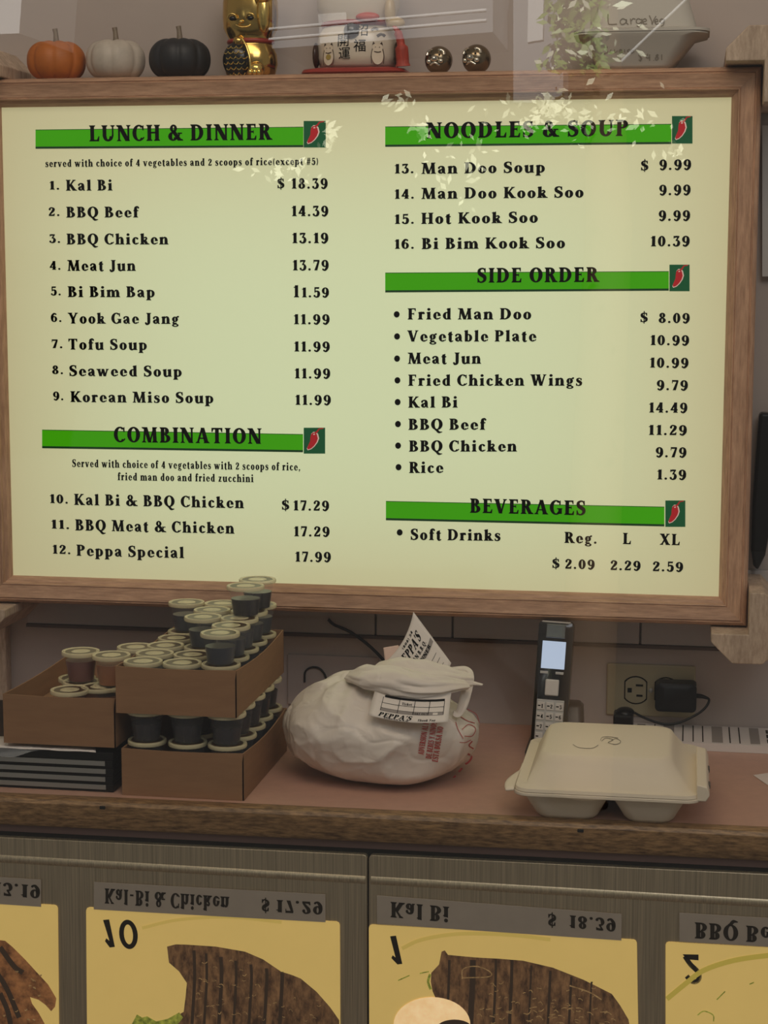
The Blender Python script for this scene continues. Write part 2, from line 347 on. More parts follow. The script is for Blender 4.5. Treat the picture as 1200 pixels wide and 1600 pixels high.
        g2 = glyph('S'); g.p = [[(x*.9+.03, y*.92+.04) for x, y in q] for q in g2[0]]; g.rect(.28,-.1,.36,1.12); w = .64
    elif c == '.': w = .3; g.dot(.14,.09,.105)
    elif c == ',': w = .3; g.dot(.14,.09,.105); g.line(.08,-.14,.2,.08,T)
    elif c == "'": w = .24; g.line(.1,.66,.12,1,T,S*.8)
    elif c == '-': w = .42; g.rect(.06,.28,.36,.4)
    elif c == '(': w = .34; g.ell(.42,.42,.36,.62,125,235,tx=T*1.4)
    elif c == ')': w = .34; g.ell(-.08,.42,.36,.62,-55,55,tx=T*1.4)
    elif c == '#':
        w = .66; g.line(.16,0,.28,.95,T*1.4); g.line(.38,0,.5,.95,T*1.4); g.rect(.06,.28,.58,.37); g.rect(.1,.56,.62,.65)
    elif c == '&':
        w = .94; g.ell(.36,.76,.23,.245,tx=S*.75); g.ell(.33,.27,.32,.285,70,345,tx=S*1.05); g.line(.78,0,.3,.66,S*1.2); g.curve([(.6,.14),(.7,.3),(.74,.46)],[T,T*1.1,T]); g.rect(.62,.42,.92,.42+T*.8); g.foot(.8,0,1,S,.0,.07)
    elif c == 'o*': w = .6
    return g.p, w
def text_polys(s, track=.1):
    x = 0; out = []; last = 0
    for ch in s:
        p, wd = glyph(ch)
        for q in p: out.append([(a+x, b) for a, b in q])
        last = max([a+x for q in p for a, b in q], default=last) if p else last
        x += wd+track
    x0 = min(a for q in out for a, b in q)
    return [[(a-x0, b) for a, b in q] for q in out], last-x0
def set_text(mb, s, p0, p1, up, track=.1, y_off=Vector((0,0,0))):
    """letter string s from baseline point p0 to p1, up = vector of one cap height"""
    polys, wd = text_polys(s, track); ex = (Vector(p1)-Vector(p0))/wd
    for q in polys: mb.face([Vector(p0)+ex*a+Vector(up)*b+y_off for a, b in q])
# ------------------------------------------------------------------ setting
ZF = -1.15; YW = 0.10; ZC = -0.1976
def backlit(name, c1, c2, scale, e, rough=.35, pos=(.35,.65), base=.35, detail=5):  # glowing paint for the food photos reflected in the steel
    m = bpy.data.materials.new(name); m.use_nodes = True; nt = m.node_tree; N = nt.nodes; L = nt.links
    b = N['Principled BSDF']; b.inputs['Roughness'].default_value = rough
    tc = N.new('ShaderNodeTexCoord'); mp = N.new('ShaderNodeMapping'); mp.inputs['Scale'].default_value = scale
    nz = N.new('ShaderNodeTexNoise'); nz.inputs['Scale'].default_value = 1; nz.inputs['Detail'].default_value = detail; nz.inputs['Roughness'].default_value = .7
    r = N.new('ShaderNodeValToRGB'); r.color_ramp.elements[0].position = pos[0]; r.color_ramp.elements[1].position = pos[1]
    r.color_ramp.elements[0].color = (*c2, 1); r.color_ramp.elements[1].color = (*c1, 1)
    L.new(tc.outputs['Object'], mp.inputs[0]); L.new(mp.outputs[0], nz.inputs['Vector']); L.new(nz.outputs[0], r.inputs[0])
    L.new(r.outputs[0], b.inputs['Emission Color']); b.inputs['Emission Strength'].default_value = e
    L.new(r.outputs[0], b.inputs['Base Color'])
    return m
m_wall = mat('wall_paint', (.475,.405,.365), .75, var=.04, vscale=(3,3,3), spec=.2)
m_floor = mat('floor_tile', (.25,.20,.17), .5, var=.1, vscale=(8,8,8))
mb = MB(); mb.box((-2.8,YW,ZF), (3.0,YW+.12,2.6)); tag(mb.build('wall_back', m_wall, loc=(0,YW,ZF), smooth=0), kind='structure')
mb = MB(); mb.box((-2.2,-2.6,ZF-.05), (2.4,YW+.12,ZF)); tag(mb.build('floor', m_floor, loc=(0,0,ZF), smooth=0), kind='structure')
# tiled strip along the wall under the menu
m_tile = mat('grey_tile', (.43,.40,.39), .45, var=.06, vscale=(5,5,5), spec=.3)
mb = MB()
xs = [-.474, -.225, .012, .115, .36, .605, .85]
for i in range(len(xs)-1): mb.box((xs[i]+.0012, YW-.012, -.0815), (xs[i+1]-.0012, YW-.0002, .02))
tag(mb.build('trim_1', m_tile, loc=(0,YW,-.08), smooth=0, bevel=.0012), kind='structure')
m_dkwood = mat('dark_ledge', (.09,.06,.05), .5)
mb = MB(); mb.box((-.474, YW-.013, -.0865), (.85, YW-.0002, -.0821)); tag(mb.build('trim_2', m_dkwood, loc=(0,YW,-.085), smooth=0), kind='structure')

# ------------------------------------------------------------------ counter
YA, YB = -0.3144, 0.0185
def yf(x): return YA+YB*x
def atF(px, py, off):
    d = _fw + CR*((px-600)/FPX) - CU*((py-800)/FPX)
    t = (YA+off+YB*CAM.x-CAM.y)/(d.y-YB*d.x)
    return CAM+d*t
m_lam = mat('pink_laminate', (.54,.32,.235), .38, var=.05, vscale=(60,60,60))
m_edge = wood('oak_edge', (.46,.275,.12), (.10,.052,.022), 'x', .42, 330, 60)
m_apron = mat('brown_apron', (.16,.095,.08), .5, var=.1, vscale=(4,50,50))
m_gap = mat('black_gap', (.008,.007,.006), .7)
ct = thing('countertop', 'pink laminate countertop with a dark oak front edge under the menu', 'countertop', (0,-.1,ZC-.03))
X0, X1 = -1.25, 1.45
def along(prof):
    mb = MB(); n = 14
    mb.loft([[(X0+(X1-X0)*i/n, yf(X0+(X1-X0)*i/n)+y, z) for y, z in prof] for i in range(n+1)]); return mb
mb = MB(); mb.loft([[(x, yf(x), ZC-.028), (x, YW-.0005, ZC-.028), (x, YW-.0005, ZC), (x, yf(x), ZC)] for x in (X0, X1)]); mb.build('laminate_top', m_lam, ct, smooth=0)
along([(.0,-.2316), (.0,ZC+.0003), (-.010,ZC+.0002), (-.0145,ZC-.0015), (-.0175,ZC-.0055), (-.0175,-.225), (-.0150,-.2300), (-.012,-.2316)]).build('oak_edge', m_edge, ct, smooth=.5)
along([(.0,-.2316), (-.0085,-.2316), (-.0085,-.2405), (.0,-.2405)]).build('apron_board', m_apron, ct, smooth=0)
along([(.0,-.2405), (-.004,-.2405), (-.004,-.2560), (.0,-.2560)]).build('shadow_gap_strip', m_gap, ct, smooth=0)
mb = MB(); mb.box((X0, -.235, ZF), (X1, YW-.0005, ZC-.0282)); tag(mb.build('unseen_cabinet_body', mat('unseen_cabinet_dark', (.10,.075,.06), .6), loc=(0,-.1,ZF), smooth=0), kind='structure')  # unseen cabinet body under the counter, behind the steel
# two nail plugs in the oak edge
for px, py in ((160,1262),(907,1298)):
    mb = MB()
    p = atF(px, py, -.0175); mb.box((p.x-.0035,p.y-.0006,p.z-.002),(p.x+.0035,p.y+.004,p.z+.002)); mb.build('nail_plug', m_gap, ct, smooth=0, bevel=.0008)

# ------------------------------------------------------------------ steel counter front with reflected food photographs painted as glowing panels
def steel(name):
    m = mat(name, (.46,.40,.31), .40, metal=.85); nt = m.node_tree; N = nt.nodes; L = nt.links; b = N['Principled BSDF']
    tc = N.new('ShaderNodeTexCoord'); mp = N.new('ShaderNodeMapping'); mp.inputs['Scale'].default_value = (700,700,9)
    nz = N.new('ShaderNodeTexNoise'); nz.inputs['Scale'].default_value = 1; nz.inputs['Detail'].default_value = 3
    L.new(tc.outputs['Object'], mp.inputs[0]); L.new(mp.outputs[0], nz.inputs['Vector'])
    r = N.new('ShaderNodeValToRGB'); r.color_ramp.elements[0].position = .3; r.color_ramp.elements[1].position = .7
    r.color_ramp.elements[0].color = (.50,.425,.30,1); r.color_ramp.elements[1].color = (.76,.65,.46,1)
    L.new(nz.outputs[0], r.inputs[0]); L.new(r.outputs[0], b.inputs['Base Color'])
    b.inputs['Anisotropic'].default_value = .5
    return m
m_steel = steel('brushed_steel')
OFF = -.012
ZB = -.62
def steel_front(name, pxa, pxb, label, ra, rb):
    """brushed sheet from pixel column pxa to pxb of the photograph, down to ZB"""
    pa = atF(pxa, 1308+(pxa/1200)*58, OFF); pb = atF(pxb, 1308+(pxb/1200)*58, OFF)
    t = thing(name, label, 'steel panel', ((pa.x+pb.x)/2, yf((pa.x+pb.x)/2), ZB))
    r = .004
    ol = []
    if rb: ol += [(pb.x, pb.z-r), (pb.x-r*.3, pb.z-r*.3), (pb.x-r, pb.z)]
    else: ol += [(pb.x, pb.z)]
    if ra: ol += [(pa.x+r, pa.z), (pa.x+r*.3, pa.z-r*.3), (pa.x, pa.z-r)]
    else: ol += [(pa.x, pa.z)]
    ol += [(pa.x, ZB), (pb.x, ZB)]
    mb = MB(); mb.loft([[(x, yf(x)+OFF, z) for x, z in ol], [(x, yf(x)+OFF+.010, z) for x, z in ol]])
    mb.build('sheet', m_steel, t, smooth=0, bevel=.0008)
    mb = MB(); q = [atF(px, 1342+px/1200*70, OFF-.0006) for px in (pxa, pxb)]
    mb.tube([q[0]+Vector((.002,.0074,0)), q[1]+Vector((-.002,.0074,0))], .0082, 40); mb.build('streak_ridge', m_steel, t, smooth=.8)  # ridge added to draw a light streak reflected in the steel
    return t
steel_front('steel_counter_front', -260, 573.5, 'brushed steel counter front below the oak edge, left of the dark seam', 0, 1)
steel_front('steel_counter_front', 576.5, 1420, 'brushed steel counter front below the oak edge, right of the dark seam', 1, 0)
mb = MB(); xs_ = atF(575, 1400, OFF).x; mb.box((xs_-.05,-.298,ZB),(xs_+.05,-.290,-.2562))
tag(mb.build('backing_board', m_gap, loc=(0,-.3,ZB), smooth=0), 'black backing board showing in the seam between the steel counter fronts', 'board')

m_glow = backlit('reflected_glow_cream', (.60,.41,.125), (.56,.385,.115), (3,3,3), .60, base=.3)
m_ink = mat('black_ink', (.008,.008,.007), .6, spec=.05)
m_ink2 = mat('grey_ink', (.034,.027,.019), .6, spec=.1)
m_strip = mat('label_strip', (.41,.35,.285), .45, var=.04, vscale=(30,30,30))
m_meat = backlit('grilled_meat_reflection_paint', (.17,.085,.035), (.035,.016,.008), (110,110,45), .55)
m_meat2 = backlit('glazed_meat_reflection_paint', (.26,.105,.035), (.05,.018,.007), (60,60,60), .55)
m_char = mat('dark_reflection_paint', (.030,.017,.010), .5, emit=(.03,.017,.009), estr=.55)
m_shine = backlit('sauce_shine_reflection_paint', (.36,.22,.09), (.14,.08,.03), (300,300,300), .5)
m_veg = backlit('vegetable_reflection_paint', (.36,.36,.05), (.10,.12,.015), (200,200,200), .5)
m_lamp_refl = backlit('lamp_reflection_paint', (.80,.56,.30), (.72,.47,.22), (60,60,60), .8)
def pxpoly(mb, pts, off):
    mb.face([atF(x, y, off) for x, y in pts])
def pxstroke(mb, pts, wd, off, k=8):
    q = spline([(x, y, 0) for x, y in pts], k)
    for i in range(len(q)-1):
        t = (q[i+1]-q[i]).normalized(); n = Vector((-t.y, t.x, 0))*wd/2
        pxpoly(mb, [(a.x, a.y) for a in (q[i]+n, q[i+1]+n, q[i+1]-n, q[i]-n)], off)
def rounded(c, r=5):
    """round the corners of a quad given in pixels"""
    out = []
    for i in range(4):
        p = Vector((*c[i], 0)); a = (Vector((*c[i-1], 0))-p).normalized(); b = (Vector((*c[(i+1) % 4], 0))-p).normalized()
        out += [tuple((p+a*r)[:2]), tuple((p+(a+b)*r*.3)[:2]), tuple((p+b*r)[:2])]
    return out
GRP = 'painted reflections of food photographs in the counter front'
def photo(label, corners, strip, texts, build):  # mirror image of lit menu photos, painted as glowing panels on the steel
    c = atF(*corners[0], OFF)
    t = thing('reflected_food_photo', label, 'reflected photo', (c.x, c.y, c.z), GRP)
    mb = MB(); pts = [atF(x, y, OFF) for x, y in rounded(corners)]
    mb.loft([[p+Vector((0,-.0012,0)) for p in pts], [p+Vector((0,-.0001,0)) for p in pts]]); mb.build('reflection_panel', m_glow, t, smooth=0)
    build(t)
    mb = MB(); pts = [atF(x, y, OFF) for x, y in strip]
    mb.loft([[p+Vector((0,-.0021,0)) for p in pts], [p+Vector((0,-.0013,0)) for p in pts]]); s = mb.build('price_strip', m_strip, t, smooth=0)
    for txt, a, b, h in texts:
        mb = MB()
        p0 = atF(*a, OFF-.0024); p1 = atF(*b, OFF-.0024); up = atF(a[0], a[1]+h, OFF-.0024)-p0
        set_text(mb, txt, p0, p1, up)
        mb.build('strip_lettering', m_ink2, s, smooth=0)
    return t
def part(t, name, m, fill): 
    mb = MB(); fill(mb); return mb.build(name, m, t, smooth=0)
O1, O2, O3 = OFF-.0015, OFF-.0017, OFF-.0019
rnd = random.Random(3)
def shine(mb, box, n, ln=9, w=1.6):
    for _ in range(n):
        x = rnd.uniform(box[0], box[2]); y = rnd.uniform(box[1], box[3]); l = rnd.uniform(.5, 1)*ln; a = rnd.uniform(-.4, .5)
        pxstroke(mb, [(x, y), (x+l*.5, y+rnd.uniform(-2,2)), (x+l*math.cos(a), y+l*math.sin(a))], w*rnd.uniform(.6,1.2), O3, 3)
def chicken(t):
    part(t, 'meat_picture', m_meat2, lambda mb: pxpoly(mb, [(-70,1470),(-30,1462),(0,1469),(8,1470),(20,1480),(40,1500),(60,1522),(75,1538),(81,1548),(88,1560),(86,1573),(80,1580),(71,1570),(60,1562),(47,1558),(50,1568),(60,1582),(70,1600),(76,1640),(-70,1640)], O1))
    for a in ([(-20,1500),(8,1540),(30,1590)],[(0,1480),(22,1510),(36,1520)],[(0,1552),(12,1580),(18,1610)]): part(t, 'reflected_char_mark', m_char, lambda mb: pxstroke(mb, a, 8, O2))
    part(t, 'sauce_highlight', m_shine, lambda mb: shine(mb, (4,1515,70,1600), 14, 5, 2))
photo('painted reflection of leftmost food photo, cut by the picture edge, with a 13.19 price strip', [(-300,1393),(90.5,1414),(93,1660),(-300,1660)],
      [(-300,1350),(65,1373.5),(65,1416),(-300,1392)], [('$ 13.19', (-37,1376),(62.5,1384), 22)], chicken)
def combo(t):
    part(t, 'meat_picture', m_meat, lambda mb: pxpoly(mb, [(261,1479),(275,1475.5),(292,1476),(337,1479),(383,1487),(411,1499),(439,1518),(455,1523),(470,1529),(495,1550),(516,1574),(530,1594),(531,1640),(236,1640),(258,1598),(287,1581),(290,1557),(292,1536),(280,1518),(264,1504)], O1))  # meat of the reflected photo, painted on the steel
    for x in (303,322,345,368,392,416,440): part(t, 'reflected_grill_mark', m_char, lambda mb: pxstroke(mb, [(x, 1484+(x-300)*.25), (x+1, 1530), (x-3, 1600)], 4+3*rnd.random(), O2))
    part(t, 'sauce_highlight', m_shine, lambda mb: (shine(mb, (300,1500,400,1590), 34, 9, 1.1), shine(mb, (400,1560,500,1598), 14, 7, 1.0)))
    part(t, 'reflected_vegetable', m_veg, lambda mb: pxpoly(mb, [(206,1600),(214,1585),(222,1590),(230,1588),(244,1596),(262,1592),(280,1582),(286,1590),(270,1610),(220,1620)], O2))
    def num(mb):
        pxpoly(mb, [(161,1437.5),(170.5,1436.5),(179.5,1479.5),(171.5,1480.5),(164,1470.5),(166,1466),(171,1470)], O1)
        n = 30
        for i in range(n):
            q = []
            for a, k in ((i,1),(i+1,1),(i+1,0),(i,0)):
                th = 2*PI*a/n; rx, ry = (14.5,23) if k else (7,15.5); x, y = rx*math.cos(th), ry*math.sin(th); q.append((200.7+x+.08*y, 1460+y))
            pxpoly(mb, q, O1)
    part(t, 'dish_number', m_ink2, num)
    part(t, 'plate_rim_line', mat('rim_line_print', (.50,.35,.085), .5, emit=(.50,.35,.085), estr=.6), lambda mb: pxstroke(mb, [(222,1450),(280,1437),(360,1433),(440,1441)], 5, O1))  # plate rim of the reflected photo, painted as a glowing line
photo('painted reflection of food photo numbered 10 with grilled meat, left of the dark seam', [(135,1417),(531,1440),(532,1660),(137,1660)],
      [(147.5,1377),(509,1396.5),(509,1440),(147.5,1420)], [('Kal-Bi & Chicken', (163.5,1388),(358.5,1401.5), 23.5), ('$', (409,1404),(421,1405), 20), ('17.29', (431,1406),(504,1410), 21)], combo)
def kalbi(t):
    part(t, 'meat_picture', m_meat, lambda mb: pxpoly(mb, [(690,1487),(695,1485),(700,1492),(743,1496),(780,1498),(817,1501),(864,1512),(912,1531),(956,1553),(969,1571),(982,1593),(990,1640),(690,1640),(681,1560),(676,1549),(673,1534),(674,1520),(686,1507)], O1))  # meat of the reflected photo, painted on the steel
    for x, wd in ((739,9),(702,4),(775,4),(800,5),(830,3),(860,4),(893,4),(925,3)): part(t, 'reflected_grill_mark', m_char, lambda mb: pxstroke(mb, [(x, 1500+max(0,(x-800)*.28)), (x-1, 1540), (x-4, 1600)], wd, O2))
    def sh(mb):
        shine(mb, (740,1575,960,1600), 40, 12, 1.5); shine(mb, (760,1535,930,1575), 26, 8, 1.2)
        pxstroke(mb, [(722,1530),(724,1514),(745,1510),(765,1518),(764,1526),(722,1528)], 1.6, O3); pxstroke(mb, [(890,1540),(920,1550),(940,1562)], 2, O3)
    part(t, 'sauce_highlight', m_shine, sh)
    part(t, 'lamp_reflection', m_lamp_refl, lambda mb: pxpoly(mb, [(675+60*math.cos(a), 1601+43*math.sin(a)) for a in [2*PI*i/40 for i in range(40)]], O3))  # ceiling lamp reflection painted as a glowing pale dome
    part(t, 'lamp_reflection_dark', m_char, lambda mb: pxpoly(mb, [(710+28*math.cos(a), 1607+14*math.sin(a)) for a in [2*PI*i/24 for i in range(24)]], O3-.0002))  # dark lower part of the painted lamp reflection
    part(t, 'reflected_vegetable', m_veg, lambda mb: pxstroke(mb, [(672,1522),(669,1534),(673,1546)], 4, O1))
    for q in ([(622,1532),(640,1524)],[(656,1521),(670,1518)]): part(t, 'reflected_herb_flake', m_veg, lambda mb: pxstroke(mb, q, 1.7, O1))
    part(t, 'dish_number', m_ink2, lambda mb: pxpoly(mb, [(609.5,1463),(618.7,1462),(628.6,1506),(621,1507),(611.5,1497),(613.5,1492.5),(618,1496)], O1))
    part(t, 'plate_rim_line', mat('rim_line_print', (.48,.34,.08), .5, emit=(.48,.34,.08), estr=.6), lambda mb: pxstroke(mb, [(628,1482),(660,1468),(720,1459),(800,1461),(860,1468)], 6, O1))
photo('painted reflection of food photo numbered 1 with grilled meat, right of the dark seam', [(576.5,1444),(995,1468),(998,1660),(577.5,1660)],
      [(589.5,1398),(971.5,1427),(971,1468.5),(589.5,1442.5)], [('Kal Bi', (610,1409),(702,1417), 24), ('$', (856.5,1427),(869,1428), 20), ('18.39', (889,1430),(962,1436.5), 21.5)], kalbi)
def beef(t):
    def num(mb):
        pxpoly(mb, [(1066.5,1491),(1091.5,1491.5),(1091.5,1500.5),(1073,1499)], O1)
        pxstroke(mb, [(1070,1494),(1079,1507),(1090,1518),(1092.5,1528),(1087,1534),(1079,1532),(1073,1525)], 7.5, O1)
    part(t, 'dish_number', m_ink2, num)
    part(t, 'plate_rim_line', mat('rim_line_print', (.40,.30,.05), .5, emit=(.40,.30,.05), estr=.6), lambda mb: pxstroke(mb, [(1042,1561),(1070,1538),(1100,1516),(1150,1500),(1215,1491)], 8, O1-.0001))
    for q in ([(1120,1562),(1127,1555),(1133,1549)],[(1090,1586),(1100,1580),(1114,1586),(1115,1596)],[(1171,1538),(1178,1535)]): part(t, 'reflected_herb_flake', m_veg, lambda mb: pxstroke(mb, q, 1.8, O1))
photo('painted reflection of food photo numbered 2, at the right end of the counter front', [(1040,1471),(1400,1491),(1402,1660),(1040,1660)],
      [(1061.5,1425),(1400,1445),(1400,1490),(1061.5,1470)], [('BBQ Beef', (1085.5,1441),(1239,1451), 25)], beef)
# ------------------------------------------------------------------ the lit menu sign
PW, PH = .457, .6035
sign = thing('menu_sign', 'large oak framed backlit menu board with green headings on the wall', 'menu board', (0,.05,0))
m_rx = wood('oak_rail', (.76,.47,.30), (.46,.265,.165), 'x', .5, 260, 30)
m_rz = wood('oak_stile', (.76,.47,.30), (.46,.265,.165), 'z', .5, 260, 30)
FW = .0345
prof = [(.0,.004),(.0,-.002),(.0035,-.0075),(.0075,-.0105),(.0078,-.0150),(.0092,-.0156),(.0100,-.0142),(.0108,-.0150),(.0240,-.0172),(.0262,-.0180),(.0270,-.0158),(.0280,-.0160),(.0290,-.0172),(.0325,-.0135),(.0345,-.0080),(.0345,.030),(.0,.030)]
def rail(side):
    mb = MB()
    def ring(s):
        out = []
        for u, y in prof:
            if side == 'b': out.append((s*(PW+u), y, -u))
            if side == 't': out.append((s*(PW+u), y, PH+u))
            if side == 'l': out.append((-PW-u, y, -u if s < 0 else PH+u))
            if side == 'r': out.append((PW+u, y, -u if s < 0 else PH+u))
        return out
    mb.loft([ring(-1), ring(1)]); return mb.build('frame_rail', m_rx if side in 'bt' else m_rz, sign, smooth=.35)
for s in 'btlr': rail(s)
mb = MB(); mb.box((-PW-FW+.002,.030,-FW+.002), (PW+FW-.002,YW-.0005,PH+FW-.0005)); mb.build('light_box', wood('oak_case', (.30,.18,.115), (.20,.11,.07), 'x', .55), sign, smooth=0)

m_panel = bpy.data.materials.new('lit_acrylic'); m_panel.use_nodes = True
nt = m_panel.node_tree; N = nt.nodes; L = nt.links; b = N['Principled BSDF']
b.inputs['Base Color'].default_value = (.42,.41,.30,1); b.inputs['Roughness'].default_value = .16; b.inputs['Specular IOR Level'].default_value = .5
tc = N.new('ShaderNodeTexCoord'); sx = N.new('ShaderNodeSeparateXYZ'); L.new(tc.outputs['Object'], sx.inputs[0])
def mth(op, a, bb=None):
    n = N.new('ShaderNodeMath'); n.operation = op
    for i, v in enumerate((a, bb)):
        if v is None: continue
        if isinstance(v, (int, float)): n.inputs[i].default_value = v
        else: L.new(v, n.inputs[i])
    return n.outputs[0]
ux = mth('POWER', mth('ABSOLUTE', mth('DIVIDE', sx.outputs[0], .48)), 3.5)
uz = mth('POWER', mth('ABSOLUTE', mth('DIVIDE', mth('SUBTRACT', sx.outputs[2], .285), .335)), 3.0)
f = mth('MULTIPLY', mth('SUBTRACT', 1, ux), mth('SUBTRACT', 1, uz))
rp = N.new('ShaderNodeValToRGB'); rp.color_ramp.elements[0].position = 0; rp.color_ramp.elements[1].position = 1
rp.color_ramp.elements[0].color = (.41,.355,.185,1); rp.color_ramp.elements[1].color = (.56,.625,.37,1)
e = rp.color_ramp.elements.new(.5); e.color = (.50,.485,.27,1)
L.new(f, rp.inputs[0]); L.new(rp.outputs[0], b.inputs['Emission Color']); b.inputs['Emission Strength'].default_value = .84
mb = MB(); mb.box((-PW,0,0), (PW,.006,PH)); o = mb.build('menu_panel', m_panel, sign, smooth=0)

m_green = mat('heading_green', (.02,.12,.002), .4, spec=.2, emit=(.045,.325,.001), estr=.78)
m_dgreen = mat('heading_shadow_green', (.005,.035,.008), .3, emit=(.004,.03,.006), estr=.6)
m_emb = mat('emblem_green', (.006,.05,.018), .4, spec=.2, emit=(.009,.072,.026), estr=.7)
m_pep = mat('chili_red', (.20,.012,.012), .4, spec=.2, emit=(.36,.014,.018), estr=.7)
m_pepl = mat('chili_outline', (.6,.45,.38), .3, emit=(.5,.36,.3), estr=.6)
TY = -.0006
def P(x, y, dy=0.0): return at(x, y, Y=TY-dy)
def quad(mb, pts, dy): mb.face([P(x, y, dy) for x, y in pts])
def stroke(mb, pts, wd, dy, k=6):
    q = spline([(x, y, 0) for x, y in pts], k); n = len(q)
    for i in range(n-1):
        t = (q[i+1]-q[i]).normalized(); u = i/(n-1); ww = wd if not hasattr(wd, '__len__') else wd[0]+(wd[1]-wd[0])*u
        nn = Vector((-t.y, t.x, 0))*ww/2
        quad(mb, [(a.x, a.y) for a in (q[i]+nn, q[i+1]+nn, q[i+1]-nn, q[i]-nn)], dy)
def heading(bl, br, em, tx):
    """bl, br: (x, top, bottom) of the bar's ends; em: (x0, x1, top, bottom) of the chili square"""
    (xl, tl, bl_), (xr, tr, br_) = bl, br
    mb = MB(); quad(mb, [(xl,tl),(xr,tr),(xr,br_-3.4),(xl,bl_-3.4)], 0)
    bar = mb.build('heading_bar', m_green, sign, smooth=0)
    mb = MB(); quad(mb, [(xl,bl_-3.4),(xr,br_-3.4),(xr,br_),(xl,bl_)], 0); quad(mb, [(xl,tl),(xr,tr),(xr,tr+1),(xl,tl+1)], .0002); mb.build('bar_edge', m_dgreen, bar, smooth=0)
    x0, x1, t, bt = em; w_, h_ = x1-x0, bt-t
    mb = MB(); quad(mb, [(x0,t),(x1,t),(x1,bt),(x0,bt)], .0001); q = mb.build('chili_emblem', m_emb, sign, smooth=0)
    mb = MB()
    def U(u, v): return (x0+u*w_, t+v*h_)
    body = [U(.34,.26),(U(.42,.19)),U(.55,.20),U(.62,.27),U(.66,.42),U(.60,.56),U(.48,.70),U(.34,.80),U(.20,.84),U(.16,.78),U(.22,.66),U(.30,.52),U(.31,.38)]
    cx = sum(a for a, _ in body)/len(body); cy = sum(c for _, c in body)/len(body)
    quad(mb, [(cx+(a-cx)*1.16+w_*.02, cy+(c-cy)*1.10) for a, c in body], .0002); mb.build('chili_outline', m_pepl, q, smooth=0)
    mb = MB(); quad(mb, body, .0003); stroke(mb, [U(.52,.22),U(.64,.14),U(.72,.05),U(.92,.02)], [w_*.09, w_*.04], .0003)
    mb.build('chili_pepper', m_pep, q, smooth=0)
    mb = MB(); quad(mb, [U(.44,.24),U(.52,.23),U(.53,.27),U(.45,.28)], .0004); mb.build('chili_glint', m_pepl, q, smooth=0)
def lettering(lines, bullets=()):
    mb = MB()
    for s, a, bb, h in lines:
        p0 = P(*a, .0005); p1 = P(*bb, .0005); up = P(a[0], a[1]-h, .0005)-p0
        set_text(mb, s, p0, p1, Vector((0,0,up.z)), track=.13 if h > 21 else .12)
    for x, y in bullets: mb.face([P(x+4.6*math.cos(2*PI*i/16), y-5*math.sin(2*PI*i/16), .0005) for i in range(16)])
    mb.build('menu_lettering', m_ink, sign, smooth=0)
heading((55.5,202.5,232.5),(474,198,230),(474.5,509,189,230.5), 0)
heading((65.8,671.3,700.4),(473.5,678.3,706.7),(474.6,508,668.3,708.8), 0)
heading((601.9,197.6,229.5),(1049,193.5,225),(1050,1082,181.3,224.3), 0)
heading((601.9,426,457),(1045,423.7,454.2),(1046,1077.5,413.5,455), 0)
heading((603,782.8,812.9),(1038,791.7,822.6),(1039.6,1070.8,782,823.2), 0)
D = 15.4
lettering([('LUNCH & DINNER',(139.5,221),(426,218.5),25), ('served with choice of 4 vegetables and 2 scoops of rice(except #5)',(71,261),(497,257.5),11.5),
  ('1.',(77,296.3),(92.5,296.3),D-.5),('2.',(76,337.5),(93,337.5),D-.5),('3.',(77,379.5),(94,379.5),D-.5),('4.',(77.5,421.5),(94.5,421.5),D-.5),('5.',(79.5,461.5),(95,461.5),D-.5),('6.',(79.5,503),(96,503),D-.5),('7.',(81,544),(97.5,544),D-.5),('8.',(81.5,584.5),(98.5,584.5),D-.5),('9.',(83,625.3),(99,625.3),D-.5),
  ('Kal Bi',(103,298),(176,297.7),17),('BBQ Beef',(103.5,340),(217.8,339.8),17),('BBQ Chicken',(104,382),(263.5,382),17),('Meat Jun',(105,423.3),(212.5,423.3),17),('Bi Bim Bap',(105.8,464.2),(241.8,464.6),17),('Yook Gae Jang',(105.8,505.6),(280,506.2),17),('Tofu Soup',(107,546.2),(229.5,547),17),('Seaweed Soup',(108.5,587.6),(284,588.8),17),('Korean Miso Soup',(110,628.2),(333.5,630.2),17),
  ('$',(433.5,294.8),(444.4,294.8),16.4),('18.39',(455,294.8),(512,294.8),18),('14.39',(455.3,337.8),(513,337.8),18),('13.19',(456,380),(513,380),18),('13.79',(456.8,422.5),(513.6,422.5),18),
  ('1',(458.2,464.6),(467.4,464.6),21),('1.59',(471,464.6),(514,464.6),17),('11.99',(458.5,506.6),(515,506.8),17.4),('11.99',(459,549.2),(515.3,549.5),17.4),('11.99',(459.9,591.2),(516,591.5),17.4),('11.99',(460.8,632.6),(517,632.9),17.4)])
lettering([('COMBINATION',(178,690.8),(409,693.6),24),('Served with choice of 4 vegetables with 2 scoops of rice,',(113,729.6),(469,735.4),12),('fried man doo and fried zucchini',(183.8,750.4),(396.3,753.6),12),
  ('10.',(77.6,786),(106,787),D),('11.',(79.8,825.8),(108,826.8),D),('12.',(81.8,865),(110,866),D),
  ('Kal Bi & BBQ Chicken',(115.8,789),(381.6,794.3),17.5),('BBQ Meat & Chicken',(117.5,828.8),(366.6,834),17.5),('Peppa Special',(119.5,868.4),(288,872.2),17.5),
  ('$',(440.5,797),(452,797.3),16),('17.29',(458,797.6),(514.2,798.2),17.4),('17.29',(458.8,838),(515,838.6),17.4),('17.99',(460.8,877.6),(517,878.2),17.4)])
